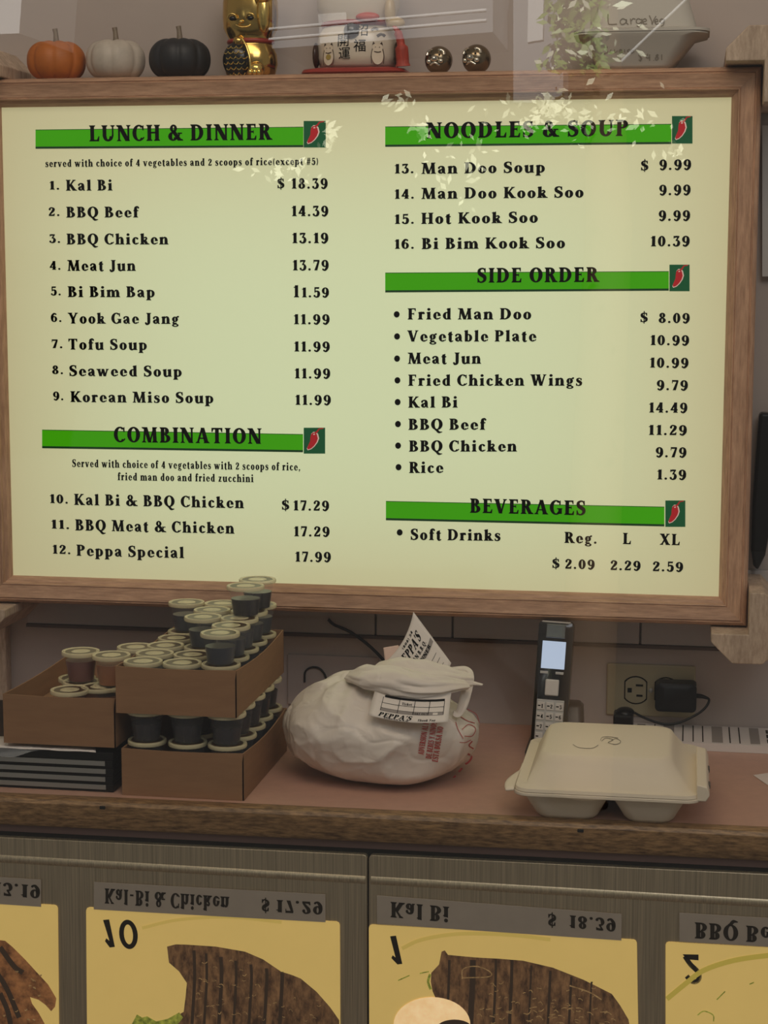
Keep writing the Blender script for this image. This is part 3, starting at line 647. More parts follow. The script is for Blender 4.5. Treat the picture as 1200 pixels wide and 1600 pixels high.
lettering([('NOODLES & SOUP',(665.5,216.4),(981,212.4),25),('13.',(616,271.2),(646,270.6),16.5),('14.',(616,310.8),(646.5,310.4),16.5),('15.',(616,350),(646.5,349.6),16.5),('16.',(616,388.9),(646.5,388.7),16.5),
  ('Man Doo Soup',(658,271.8),(851.3,269.6),17.5),('Man Doo Kook Soo',(658,311),(911.7,308.6),17.5),('Hot Kook Soo',(658,350),(840.3,348),17.5),('Bi Bim Kook Soo',(658.7,389.4),(882.8,387.8),17.5),
  ('$',(1001.4,267),(1013,266.8),16.5),('9.99',(1030,265.6),(1079.8,265.2),18),('9.99',(1029.8,305),(1078.9,304.7),18),('9.99',(1029,345),(1078.2,344.8),18),('10.39',(1016,385),(1077.5,384.8),18)])
lettering([('SIDE ORDER',(745.8,441.8),(937,440.5),23)]+[(s, (x0,y0), (x1,y0-.2), 17.6) for s, x0, x1, y0 in (('Fried Man Doo',636.8,830,499.3),('Vegetable Plate',636,838,533.8),('Meat Jun',636.8,752,568.6),('Fried Chicken Wings',637.7,909.6,602.9),('Kal Bi',637.7,715.3,637.1),('BBQ Beef',638,760,671.8),('BBQ Chicken',638.8,808,705.8),('Rice',639,692.8,739.2))]
  +[('$',(1000.6,504),(1012,504),16)]+[(s, (x0,y0), (x1,y0+.5), 17.4) for s, x0, x1, y0 in (('8.09',1029,1077.6,504.5),('10.99',1015.6,1076.6,539.2),('10.99',1014.7,1075.6,574.4),('9.79',1026,1074.7,609.5),('14.49',1013.4,1073.8,644.6),('11.29',1012.8,1073,679.6),('9.79',1024.4,1072.4,714.3),('1.39',1026,1072,749.2))],
  [(619.8,491.2),(620.4,525.7),(620.4,560.3),(621,594.3),(621.3,628.3),(621.8,662.6),(622,696.3),(622.7,730)])
lettering([('BEVERAGES',(734.2,801.2),(914.8,805.2),22.5),('Soft Drinks',(641.7,843.6),(782,845.2),17.5),('Reg.',(881.8,848.3),(932,849.5),17.3),('L',(973,850),(985.8,850.5),17.5),('XL',(1030.5,851.2),(1062,852),17.5),
  ('$',(863,888),(874.2,888.3),15.5),('2.09',(883,888.6),(929,889.6),16.6),('2.29',(953.8,890.6),(1000.8,891.6),16.6),('2.59',(1019.8,892.4),(1067.2,893.4),16.6)], [(624.5,831.9)])

# ------------------------------------------------------------------ chamfered timber brackets that cradle the four corners
m_post = wood('bracket_timber', (.72,.57,.43), (.46,.34,.245), 'z', .62, 240, 60)
def bracket(sx, sz, label):
    R_, h_ = .0437, .0183; cx = sx*.492; cz = -.0285 if sz < 0 else PH+.0325
    nz = (-.0362 if sz < 0 else PH+.0362)-cz; nx = sx*.4925-cx
    o = [(0,0),(-R_,0),(-R_,-h_),(-h_,-R_),(h_,-R_),(R_,-h_),(R_,h_),(h_,R_),(0,R_)]   # bottom right corner, notch up left
    ol = []
    for i, (x, z) in enumerate(o):
        X = x*sx; Z_ = z if sz < 0 else -z
        if i in (0, 1): Z_ = nz
        if i in (0, 8): X = nx
        ol.append((cx+X, cz+Z_))
    if sx*sz > 0: ol.reverse()
    mb = MB(); mb.prism(ol, -.055, YW-.0004)
    ob = mb.build('timber_bracket', m_post, loc=(cx,0,cz), smooth=0, bevel=.0012)
    tag(ob, label, 'bracket', 'chamfered timber brackets at the menu corners')
bracket(1,-1,'chamfered timber bracket under the lower right corner of the menu board')
bracket(1,1,'chamfered timber bracket over the upper right corner of the menu board')
bracket(-1,-1,'chamfered timber bracket under the lower left corner of the menu board')
bracket(-1,1,'chamfered timber bracket over the upper left corner of the menu board')
# upright board at the left end of the counter wall
pr = at(9.5,1030,Y=.080)
mb = MB(); mb.box((pr.x-.05,.080,ZC+.0002), (pr.x,YW-.0005,-.0735)); tag(mb.build('timber_post', m_post, loc=(pr.x-.025,.09,ZC), smooth=0, bevel=.0015), 'short timber post standing on the counter at the left picture edge', 'post')
# ------------------------------------------------------------------ cardboard trays and sauce cups
m_card = mat('brown_cardboard', (.30,.165,.085), .75, var=.07, vscale=(14,14,90), spec=.2)
m_cup = sheer('cup_plastic', (.50,.52,.56), .09, .25)
m_lid = sheer('lid_plastic', (.88,.79,.50), .66, .25)
m_soy = mat('dark_soy_sauce', (.016,.013,.014), .25)
m_soy2 = mat('blue_black_sauce', (.030,.034,.045), .3)
m_red = mat('red_sauce', (.16,.05,.035), .35)
m_org = mat('orange_sauce', (.34,.13,.045), .35)
LR, CH = .0225, .036
def cup_parts(t, sauce, fill=.62):
    x, y, z = t.location
    mb = MB(); mb.lathe([(.0001,.0),(.0150,.0),(.0158,.0008),(.0192,.030),(.0196,.0335),(.0206,.0335)], (x,y,z), 28); mb.build('cup', m_cup, t, smooth=.7)
    mb = MB(); r1 = .0148+.0036*fill
    mb.lathe([(.0001,.0012),(.0146,.0012),(r1,.0012+.029*fill),(.0001,.0012+.029*fill)], (x,y,z), 24); mb.build('sauce', sauce, t, smooth=.5)
    mb = MB()
    prof = [(.0206,.0312),(.0222,.0312),(.0226,.0322),(.0226,.0345),(.0220,.0358),(.0208,.0360),(.0194,.0357),(.0186,.0350),(.0150,.0349),(.0112,.0350),(.0102,.0356),(.0090,.0357),(.0001,.0357)]
    n = 56; rings = []
    for k, (r, zz) in enumerate(prof):
        rings.append([(x+(r-(.0005 if (k in (1,2,3) and j % 2) else 0))*math.cos(2*PI*j/n), y+(r-(.0005 if (k in (1,2,3) and j % 2) else 0))*math.sin(2*PI*j/n), z+zz) for j in range(n)])
    mb.loft(rings, False, False); mb.build('lid', m_lid, t, smooth=.6)
    # dark ring of sauce film seen through the groove of the lid
    mb = MB(); mb.lathe([(.0114,.0353),(.0183,.0353)], (x,y,z), 28); mb.build('sauce_film', m_film, t, smooth=0)
m_film = mat('sauce_film', (.07,.038,.015), .3)
PROTO = {}
def cup(x, y, z, kind, label, group, tilt=None):
    if kind not in PROTO:
        t = thing('sauce_cup', label, 'sauce cup', (x,y,z), group)
        cup_parts(t, {'dark': m_soy, 'blue': m_soy2, 'red': m_red, 'orange': m_org}[kind], .82 if kind in ('red','orange') else .66)
        PROTO[kind] = t
    else:
        t = dup(PROTO[kind], (x,y,z), label=label, group=group)
    if tilt: t.rotation_euler = tilt
    return t
def tray(x0, x1, y0, y1, z0, z1, zfloor, label, flare=.0015):
    t = thing('cardboard_tray', label, 'cardboard tray', ((x0+x1)/2,(y0+y1)/2,z0), 'cardboard trays of sauce cups')
    th = .0016
    mb = MB(); mb.box((x0+th,y0+th,z0), (x1-th,y1-th,zfloor)); mb.build('tray_floor', m_card, t, smooth=0)
    def wall(a, b_, nrm, hi):
        a = Vector((*a,0)); b_ = Vector((*b_,0)); n = Vector((*nrm,0)); k = 16; rows = []
        up = []
        mb = MB()
        for q in (0, 1):
            o_ = n*(-th*q)
            for lev in (0, 1):
                pass
        rings = []
        for i in range(k+1):
            p = a+(b_-a)*(i/k); u = i/k; sag = -.0028*math.sin(PI*u)*hi
            rings.append([p+Vector((0,0,z0)), p+n*flare*math.sin(PI*u)+Vector((0,0,z1+sag)), p-n*th+n*flare*math.sin(PI*u)+Vector((0,0,z1+sag)), p-n*th+Vector((0,0,z0))])
        mb.loft(rings); return mb.build('tray_wall', m_card, t, smooth=.5)
    wall((x0,y0),(x1,y0),(0,-1),.4); wall((x1,y0),(x1,y1),(1,0),1.6); wall((x1,y1),(x0,y1),(0,1),.4); wall((x0,y1),(x0,y0),(-1,0),1.2)
    return t
ROW = ['front', 'second', 'third', 'fourth', 'back']; CO = ['left', 'middle', 'right']
tray(-.2135,-.0705,-.3075,-.0845,ZC+.0002,-.1425,-.1732,'brown cardboard tray of sauce cups standing on the counter, under another tray')
tray(-.2185,-.0775,-.3090,-.0680,-.1012,-.0470,-.0808,'brown cardboard tray of sauce cups on top of the cup stack')
CX = [-.1935,-.1475,-.1020]; CY = [-.2840,-.2385,-.1930,-.1475,-.1020]
GL = 'dark sauce cups in the lower cardboard tray'; GU = 'dark sauce cups in the upper cardboard tray'
for lay, z, nm in ((0,-.1730,'bottom'),(1,-.1370,'top')):
    for r in range(5):
        for c in range(3):
            if r > 0 and c < 2 and not (r == 4 or c == 1 and r == 1): continue
            x = [-.1905,-.1430,-.0955][c]+rnd.uniform(-.0008,.0008); y = CY[r]+.001+rnd.uniform(-.001,.001)
            cup(x, y-.0, z, 'dark', 'dark sauce cup in the %s layer of the lower tray, %s row, %s column' % (nm, ROW[r], CO[c]), GL)
for r in range(5):
    for c in range(3):
        cup(CX[c]+rnd.uniform(-.0006,.0006), CY[r]+rnd.uniform(-.0006,.0006), -.0806, 'blue', 'dark sauce cup in the bottom layer of the upper tray, %s row, %s column' % (ROW[r], CO[c]), GU)
second = [(2,0),(2,1),(2,2),(2,3),(2,4),(1,2),(1,3),(1,4),(0,4)]
for c, r in second:
    cup(CX[c]+rnd.uniform(-.001,.001), CY[r]+rnd.uniform(-.0008,.0008), -.0446, 'blue', 'dark sauce cup in the second layer of the upper tray, %s row, %s column' % (ROW[r], CO[c]), GU)
cup(CX[2]+.003, CY[2]+.016, -.0086, 'dark', 'nearer of the two topmost dark sauce cups on the upper tray', GU)
cup(CX[2]+.006, CY[3]+.019, -.0086, 'dark', 'farther of the two topmost dark sauce cups on the upper tray', GU)

# left tray of red and orange sauces on a stack of black trays
tray(-.3570,-.2225,-.3000,-.0650,-.1446,-.0868,-.1190,'brown cardboard tray of red and orange sauce cups on a stack of black trays')
GR = 'red and orange sauce cups in the tray over the black trays'
def lidc(px, py, z): return at(px, py, Z=z+.0355)
for px, py, z, k, lab in ((109,1077,-.1188,'red','red sauce cup at the front left of the tray over the black trays'),
      (156,1072,-.1188,'orange','orange sauce cup at the front right of the tray over the black trays'),
      (118,1060,-.1188,'red','red sauce cup behind the front left cup of the tray over the black trays'),
      (180,1054,-.1188,'orange','orange sauce cup against the taller tray, low in the tray over the black trays'),
      ):
    p = lidc(px, py, z); cup(p.x, p.y+(.006 if px in (118,180) else 0), z, k, lab, GR)
base_cups = []
p = at(127,1063,Z=-.0826); base_cups.append(cup(p.x, p.y, -.1188, 'red', 'low red sauce cup under the tall back cup of the tray over the black trays', GR))
cup(p.x, p.y, -.0826, 'red', 'red sauce cup raised at the back of the tray over the black trays', GR)
q = at(164,1073,Z=-.0826); cup(q.x+.004, p.y-.014, -.0826, 'orange', 'orange sauce cup raised in the middle of the tray over the black trays', GR)
cup(q.x+.004, p.y-.014, -.1188, 'orange', 'low orange sauce cup under the raised orange one in the tray over the black trays', GR)
cup(q.x+.018, p.y+.036, -.0826, 'red', 'raised red sauce cup half hidden by the upper tray of dark cups', GR)
cup(q.x+.018, p.y+.036, -.1188, 'red', 'low red sauce cup half hidden by the upper tray of dark cups', GR)

# stack of black trays with grey edges
m_blk = mat('black_plastic', (.008,.008,.008), .34, spec=.3)
m_gre = mat('grey_edge', (.30,.30,.28), .35, metal=.3)
th = .0093
for i in range(5):
    z = ZC+.0002+i*th
    t = thing('black_food_tray', 'flat black grey-edged tray, %s in the stack' % ['lowest','second from bottom','third from bottom','second from top','topmost'][i], 'tray', (-.34,-.19,z), 'stacked black trays')
    x0, x1, y0, y1 = -.47, -.2260-(i % 2)*.0006, -.3000, -.07
    mb = MB(); mb.box((x0,y0,z), (x1,y1,z+th-.0002)); mb.build('tray_body', m_blk, t, smooth=0, bevel=.0009)
    if i < 4:
        mb = MB(); mb.box((x0+.004,y0-.0012,z+.0032), (x1-.009,y0+.002,z+.0085)); mb.build('grey_edge', m_gre, t, smooth=0)
# crumpled clear film and a paper napkin between stack and tray
m_film2 = sheer('clear_film', (.75,.78,.80), .30, .12, spec=.9)
mb = MB(); n = 26; rows = []
zt = ZC+.0002+5*th
for k in range(6):
    row = []
    for i in range(n):
        u = i/(n-1); x = -.470+u*(.128+.05*(1-k/5)); hang = max(0, k-2)*.0042*(1-.35*u)
        row.append((x, -.3025-.0016*math.sin(9*u+k)-.0008*k+(.012 if k == 0 else .006 if k == 1 else 0)*(1), zt+.0008+.0007*math.sin(14*u+2*k)-hang))
    rows.append(row)
mb.loft(rows, False, False, closed=False)
tag(mb.build('plastic_film', m_film2, loc=(-.40,-.302,zt), smooth=1.2), 'crumpled clear plastic film hanging over the front of the black tray stack', 'plastic film')
mb = MB(); rows = []
for k in range(5):
    rows.append([(-.47+.225*i/20*(1-.02*k), -.304+.012*k, zt+.0007+.0009*abs(math.sin(5.1*i/20*3+k))) for i in range(21)])
mb.loft(rows, False, False, closed=False)
tag(mb.build('paper_napkin', mat('napkin_white', (.75,.70,.66), .8), loc=(-.36,-.29,zt), smooth=1.2, solid=.0006), 'flattened white paper napkin between the black trays and the cardboard tray', 'napkin')

# ------------------------------------------------------------------ foam clamshell
m_foam = mat('cream_foam', (.78,.68,.53), .55, bump=.04, bscale=400, spec=.3)
def rr(x0, x1, y0, y1, r, z, n=6):
    out = []
    for cx, cy, a0 in ((x1-r,y0+r,-90),(x1-r,y1-r,0),(x0+r,y1-r,90),(x0+r,y0+r,180)):
        for i in range(n+1):
            a = math.radians(a0+90*i/n); out.append((cx+r*math.cos(a), cy+r*math.sin(a), z))
    return out
CB = ZC+.0004; ZR = -.163
cl = thing('foam_clamshell', 'closed cream takeout clamshell on the counter in front of the phone', 'takeout box', (.335,-.215,CB))
x0, x1, y0, y1 = .237, .437, -.336, -.110
mb = MB()
mb.loft([rr(x0,x1,y0,y1,.018,ZR), rr(x0+.001,x1-.001,y0+.001,y1-.001,.018,ZR+.0035), rr(x0+.012,x1-.012,y0+.012,y1-.012,.020,ZR+.0040),
         rr(x0+.022,x1-.028,y0+.030,y1-.030,.024,ZR+.026), rr(x0+.026,x1-.032,y0+.036,y1-.036,.022,ZR+.0325), rr(x0+.030,x1-.036,y0+.042,y1-.042,.018,ZR+.0338)], False, True)
mb.build('lid', m_foam, cl, smooth=.9)
for a, b_, c, d in ((x0+.008,.3405,y0+.008,-.225),(.3415,x1-.014,y0+.008,-.225),(x0+.008,x1-.014,-.222,y1-.008)):
    mb = MB()
    mb.loft([rr(a,b_,c,d,.014,ZR-.0004), rr(a+.004,b_-.004,c+.004,d-.004,.016,ZR-.012), rr(a+.014,b_-.013,c+.012,d-.010,.016,CB+.004), rr(a+.018,b_-.017,c+.016,d-.014,.014,CB)], True, True)
    mb.build('compartment', m_foam, cl, smooth=.9)
mb = MB(); mb.loft([rr(x0-.001,x1+.001,y0-.001,y1,.018,ZR-.0045), rr(x0-.001,x1+.001,y0-.001,y1,.018,ZR-.0006)]); mb.build('base_rim', m_foam, cl, smooth=.9, bevel=.0008)
# lip that curls out at the front left corner
mb = MB(); rows = []
for k in range(5):
    rows.append([(x0-.012*k/4*math.sin(PI*min(1,i/8+.25)), y0+.002+.014*i, ZR+.0015-.0010*k/4) for i in range(9)])
mb.loft(rows, False, False, closed=False); mb.build('opening_lip', m_foam, cl, smooth=1.2, solid=.0016)
# locking tabs at the right side
mb = MB(); mb.loft([[(x1-.004,y,ZR-.003),(x1+.006,y,ZR-.003),(x1+.010,y,ZR+.004),(x1+.007,y,ZR+.013),(x1-.004,y,ZR+.0155)] for y in (-.33,-.305,-.25,-.19,-.165)]); mb.build('latch_strip', m_foam, cl, smooth=.5, bevel=.0012)
mb = MB()
for yy in (-.300,-.235): mb.box((x1+.0045,yy,ZR+.003),(x1+.0108,yy+.014,ZR+.008))
mb.build('latch_slot', mat('slot_shadow', (.10,.085,.07), .8), cl, smooth=0, bevel=.001)
# pencilled scribble on the lid
mb = MB(); m_pencil = mat('pencil_grey', (.22,.19,.15), .7)
def topstroke(pts, wd):
    q = spline([(x, y, 0) for x, y in pts], 6); zt_ = ZR+.0342
    for i in range(len(q)-1):
        t_ = (q[i+1]-q[i]).normalized(); nn = Vector((-t_.y, t_.x, 0))*wd/2
        pp = [q[i]+nn, q[i+1]+nn, q[i+1]-nn, q[i]-nn]
        mb.face([at(a.x, a.y, Z=zt_) for a in pp])
topstroke([(895,1163),(905,1168),(925,1169),(935,1164)], .8); topstroke([(940,1158),(947,1153),(958,1156),(950,1160),(962,1163),(970,1159),(963,1154),(955,1157)], .8)
topstroke([(938,1157),(941,1152),(950,1151),(966,1153)], .7)
mb.build('pencil_mark', m_pencil, cl, smooth=0)

# ------------------------------------------------------------------ white takeout bag with receipts
from mathutils.bvhtree import BVHTree
m_bag = mat('white_bag_plastic', (.78,.70,.62), .38, subsurf=.0, spec=.4)
bagc = Vector((.063,-.172,ZC))
_nt = m_bag.node_tree; _N = _nt.nodes; _L = _nt.links
_tc = _N.new('ShaderNodeTexCoord'); _last = None
for _s, _d, _k in ((22, .010, .8), (60, .004, .6)):
    _nz = _N.new('ShaderNodeTexNoise'); _nz.noise_type = 'RIDGED_MULTIFRACTAL'; _nz.inputs['Scale'].default_value = _s; _nz.inputs['Detail'].default_value = 2.0; _nz.inputs['Distortion'].default_value = 1.2
    _L.new(_tc.outputs['Object'], _nz.inputs['Vector'])
    _b = _N.new('ShaderNodeBump'); _b.inputs['Strength'].default_value = _k; _b.inputs['Distance'].default_value = _d*.35
    _L.new(_nz.outputs[0], _b.inputs['Height'])
    if _last is not None: _L.new(_last.outputs[0], _b.inputs['Normal'])
    _last = _b
_L.new(_last.outputs[0], _N['Principled BSDF'].inputs['Normal'])
bag = thing('takeout_bag', 'knotted white plastic takeout bag with receipts stapled on, beside the cardboard trays', 'takeout bag', tuple(bagc))
def ridged(p, s, seed=0.0):
    v = mnoise.noise(Vector((p.x*s+seed, p.y*s+seed*.7, p.z*s-seed)))
    return 1-abs(v)*2
def bagfn():
    mb = MB(); n, m_ = 230, 130; rings = []
    for k in range(m_+1):
        t = -PI/2+PI*k/m_; ring = []
        for j in range(n):
            a = 2*PI*j/n
            ct_, st_ = max(math.cos(t), 1e-4), math.sin(t)
            sgn = lambda v, e: math.copysign(abs(v)**e, v)
            # a slumped loaf: wide low body, shoulders drawn in to the knot
            z = st_
            rad = ct_**.62
            if z > 0: rad *= (1-.20*z**1.5)
            d = Vector((math.cos(a)*rad, math.sin(a)*rad, z))
            up = .050+.012*math.cos(a-2.7)
            P_ = Vector((d.x*.1165, d.y*.094, .062+ (d.z*up if d.z > 0 else d.z*.0615)))
            nn = Vector((d.x/.1165, d.y/.094, d.z/.08)).normalized()
            ar = math.atan2(P_.y, P_.x)
            q = Vector((P_.x, P_.y, P_.z))
            warp = q+.016*Vector((mnoise.noise(q*22), mnoise.noise(q*22+Vector((5,5,5))), mnoise.noise(q*22+Vector((9,1,4)))))
            folds = .0060*(ridged(warp, 9, 3.1)**2-.35)+.0026*(max(0,ridged(warp, 15, 7.7))**4-.2)+.0008*(max(0,ridged(warp, 34, 1.7))**4-.2)-.0016*max(0,ridged(warp, 13, 12.7))**8
            # drawn pleats running up to the knot
            pl = max(0, (P_.z-.06)/.1)
            folds += .0034*pl*math.sin(9*ar+6*mnoise.noise(q*14))
            P_ += nn*folds*min(1, max(.15, (P_.z)/.03))
            P_.y -= .012*math.exp(-((P_.x-.045)/.04)**2-((P_.z-.012)/.020)**2)*(1 if P_.y < 0 else 0)
            P_.z = max(P_.z, .0006)
            ring.append(bagc+P_)
        rings.append(ring)
    mb.loft(rings); return mb
bg_ob = bagfn().build('bag_body', m_bag, bag, smooth=1.0)
bvh = BVHTree.FromPolygons([v.co+bagc for v in bg_ob.data.vertices], [tuple(p.vertices) for p in bg_ob.data.polygons])
def onbag(px, py, lift=.0014):
    d = (_fw + CR*((px-600)/FPX) - CU*((py-800)/FPX)).normalized()
    h = bvh.ray_cast(CAM, d)
    return (h[0]-d*lift) if h[0] is not None else at(px, py, Y=-.17)
def crumple(name, path, wid, thick, seed, m=m_bag):
    """a twisted, crumpled band of film following path"""
    path = spline(path, 10); mb = MB(); n = 64; rings = []
    for i, p in enumerate(path):
        t = (path[min(i+1,len(path)-1)]-path[max(i-1,0)]).normalized(); a = t.cross(Vector((0,-.55,.83))).normalized(); b_ = a.cross(t)
        u = i/(len(path)-1); W = wid[0]+(wid[1]-wid[0])*u if len(wid) == 2 else wid[min(int(u*(len(wid)-1)),len(wid)-2)]*(1-(u*(len(wid)-1))%1)+wid[min(int(u*(len(wid)-1))+1,len(wid)-1)]*((u*(len(wid)-1))%1) if u < 1 else wid[-1]
        ring = []
        for j in range(n):
            c, s_ = math.cos(2*PI*j/n), math.sin(2*PI*j/n)
            k = 1+.34*mnoise.noise(Vector((c*1.5+seed, s_*1.5, u*2.5)))+.13*abs(math.sin(3.5*(2*PI*j/n)+2.2*mnoise.noise(Vector((u*4, seed, 0)))))+.10*mnoise.noise(Vector((c*4+seed, s_*4, u*6)))
            ring.append(p+a*c*W*k+b_*s_*W*thick*k)
        rings.append(ring)
    mb.loft(rings); return mb.build(name, m, bag, smooth=1.0)
A = lambda x, y, Y: at(x, y, Y=Y)
crumple('knot_wrap', [A(546,1056,-.190), A(576,1058,-.215), A(620,1064,-.228), A(662,1070,-.230), A(700,1070,-.220), A(728,1070,-.20)], [.007,.015,.018,.016,.011,.006], .55, 1.0)
crumple('knot_fold', [A(590,1043,-.175), A(622,1044,-.190), A(660,1054,-.20), A(700,1060,-.195), A(736,1062,-.18)], [.007,.016,.018,.015,.008], .6, 4.0)
crumple('knot_twist', [A(555,1052,-.18), A(570,1050,-.19), A(592,1060,-.20), A(620,1080,-.212)], [.006,.011,.010,.004], .6, 8.0)
crumple('knot_tail', [A(722,1062,-.18), A(738,1067,-.185), A(754,1070,-.19)], [.004,.0026,.0012], .5, 6.0)
crumple('handle_loop', [A(700,1048,-.16), A(726,1046,-.165), A(735,1056,-.175), A(730,1076,-.19), A(724,1100,-.205), A(716,1116,-.212), A(708,1114,-.214)], [.004,.0045,.004,.0055,.0050,.004,.003], .35, 2.0)
# receipts
m_paper = mat('receipt_paper', (.80,.73,.66), .7)
m_pink = mat('receipt_carbon_copy', (.70,.50,.42), .7)
m_tone = mat('receipt_tone', (.30,.265,.24), .7)
class Sheet:
    """curved paper from corner points (u right, v down), bulging by bow"""
    def __init__(s, tl, tr, br, bl, bow, axis='u'): s.c = (tl, tr, br, bl); s.bow = bow; s.axis = axis
    def p(s, u, v, lift=0.0):
        tl, tr, br, bl = s.c
        q = tl*(1-u)*(1-v)+tr*u*(1-v)+br*u*v+bl*(1-u)*v
        k = (u if s.axis == 'u' else v); n = Vector((.17,-.95,.25)).normalized()
        return q+s.bow*4*k*(1-k)+n*lift
    def build(s, name, m, parent, nu=14, nv=14):
        mb = MB(); mb.loft([[s.p(i/nu, j/nv) for i in range(nu+1)] for j in range(nv+1)], False, False, closed=False)
        return mb.build(name, m, parent, smooth=1.2, solid=.0003)
    def rect(s, mb, u0, v0, u1, v1, lift=.0005, n=8):
        for i in range(n):
            a, b_ = u0+(u1-u0)*i/n, u0+(u1-u0)*(i+1)/n; mb.face([s.p(a,v0,lift), s.p(b_,v0,lift), s.p(b_,v1,lift), s.p(a,v1,lift)])
    def text(s, mb, txt, u0, u1, v, h, lift=.0006, slant=0.0, rise=0.0):
        polys, wd = text_polys(txt, .08)
        for q in polys: mb.face([s.p(u0+(a+slant*b_)/wd*(u1-u0), v-b_*h-rise*(a/wd), lift) for a, b_ in q])
up1 = Sheet(A(645,957,-.13), A(702,1052,-.15), A(660,1075,-.165), A(598,1038,-.15), Vector((.004,-.010,.006)), 'u')
# the sheet's text runs up the page: u runs from the upper corner down the right edge
s1 = Sheet(A(600,1036,-.150), A(646,956,-.132), A(705,1036,-.150), A(655,1082,-.170), Vector((.0055,-.003,-.0035)), 'u')
ob = s1.build('top_receipt', m_paper, bag)
mb = MB(); s1.rect(mb, .04, .46, .96, .54); mb.build('receipt_band', m_tone, ob, smooth=0)
mb = MB(); s1.text(mb, "PEPPA'S", .16, .80, .30, .16, slant=.25); s1.text(mb, 'KOREAN B.B.Q.', .14, .82, .42, .075); s1.text(mb, 'DINNER', .36, .86, .525, .06); s1.text(mb, '(808) 54', .40, .74, .10, .05)
for v in (.66, .76, .86): s1.rect(mb, .08, v, .86, v+.008)
mb.build('receipt_print', m_ink, ob, smooth=0)
s3 = Sheet(A(599,1012,-.128), A(622,1008,-.126), A(650,1040,-.140), A(603,1046,-.142), Vector((0,0,0)))
s3.build('carbon_copy', m_pink, bag)
s2 = Sheet(A(590,1064,-.222), A(706,1073,-.222), A(700,1128,-.262), A(575,1117,-.262), Vector((0,-.006,-.003)), 'u')
ob = s2.build('front_receipt', m_paper, bag)
mb = MB(); s2.rect(mb, .13, .70, .93, .79); mb.build('receipt_band', m_tone, ob, smooth=0)
mb = MB()
s2.rect(mb, .15, .33, .93, .395); s2.rect(mb, .13, .55, .93, .562)
for u in (.13, .35, .55, .74, .925): s2.rect(mb, u, .39, u+.008, .78, n=1)
s2.rect(mb, .13, .695, .93, .705)
s2.text(mb, "PEPPA'S", .12, .54, .945, .12, slant=.25); s2.text(mb, 'KOREAN B.B.Q.', .20, .52, .985, .035); s2.text(mb, 'Thank You', .62, .84, .955, .06, slant=.3); s2.text(mb, 'TAKE OUT', .54, .74, .775, .055); s2.text(mb, 'Ticket', .39, .52, .53, .07)
mb.build('receipt_print', m_ink, ob, smooth=0)
mb = MB(); s2.rect(mb, .80, .715, .86, .775, .0008, 2); mb.build('receipt_box', m_paper, ob, smooth=0)
# red print that runs up the bag
m_redink = mat('red_ink', (.50,.06,.055), .5)
mb = MB()
def bagtext(txt, x0, y0, x1, y1, ux, uy):
    polys, wd = text_polys(txt, .06)
    for q in polys:
        mb.face([onbag(x0+(x1-x0)*a/wd+ux*b_, y0+(y1-y0)*a/wd+uy*b_) for a, b_ in q])
bagtext('ADVERSION AL P', 662,1180, 670,1129, -9, -1.4)
bagtext('DE BEBES Y NINOS', 674,1186, 683,1129, -9, -1.4)
bagtext('ESTA BOLSA NO', 684,1191, 693,1136, -9, -1.4)
def bagstroke(pts, wd):
    q = spline([(x, y, 0) for x, y in pts], 5)
    for i in range(len(q)-1):
        t_ = (q[i+1]-q[i]).normalized(); nn = Vector((-t_.y, t_.x, 0))*wd/2
        mb.face([onbag(a.x, a.y) for a in (q[i]+nn, q[i+1]+nn, q[i+1]-nn, q[i]-nn)])
bagstroke([(720,1120),(730,1126),(742,1130)], 1.2); bagstroke([(722,1140),(732,1132),(743,1138),(738,1150),(726,1150)], 1.1); bagstroke([(712,1128),(716,1140),(724,1154)], 1)
bagstroke([(738,1158),(733,1165),(740,1170)], 2); bagstroke([(731,1178),(737,1182),(733,1190),(727,1194)], 3); bagstroke([(722,1200),(717,1206)], 3); bagstroke([(712,1212),(706,1217)], 2.5)
bagstroke([(730,1108),(744,1116),(749,1130)], 1); bagstroke([(718,1160),(728,1160),(736,1156)], 1)
mb.build('red_print', m_redink, bag, smooth=0)

# ------------------------------------------------------------------ cordless phone in its cradle
m_pblk = mat('phone_black', (.012,.012,.013), .18, coat=.5)
m_psil = mat('phone_silver', (.50,.48,.46), .35, metal=.4)
m_pkey = mat('phone_key', (.62,.58,.54), .4)
top = at(871,970,Y=-.015); bot = at(856,1179,Y=-.052)
axis = (top-bot).normalized(); xw = Vector((1,0,0)); xw = (xw-axis*xw.dot(axis)).normalized(); yw = axis.cross(xw)
ph = thing('cordless_phone', 'black and silver cordless phone handset upright behind the takeout clamshell', 'phone', tuple(bot))
XF = Matrix((xw, yw, axis)).transposed().to_4x4(); XF.translation = bot
H = (top-bot).length; W = .0222
def pm():
    m_ = MB(); m_.xf = XF; return m_
mb = pm(); rings = []
for y, k in ((-.012,.86),(-.0105,.97),(-.006,1),(.008,1),(.012,.9)):
    ring = []
    for cx, cz, a0, r in ((W-.005,.005,-90,.005),(W-.0065,H-.0065,0,.0065),(-W+.0065,H-.0065,90,.0065),(-W+.005,.005,180,.005)):
        for i in range(6):
            a = math.radians(a0+90*i/5); ring.append(((cx+r*math.cos(a))*k, y, H/2+((cz+r*math.sin(a))-H/2)*(1-(1-k)*.35)))
    rings.append(ring)
mb.loft(rings); mb.build('handset_body', m_pblk, ph, smooth=.7)
K = H/204.5   # metres per photograph pixel down the handset
def pv(v): return H-v*K
def pbox(name, u0, v0, u1, v1, y0, y1, m, bev=.0006, par=None):
    mb = pm(); mb.box((u0, y0, pv(v1)), (u1, y1, pv(v0))); return mb.build(name, m, par or ph, smooth=0, bevel=bev, bseg=3)
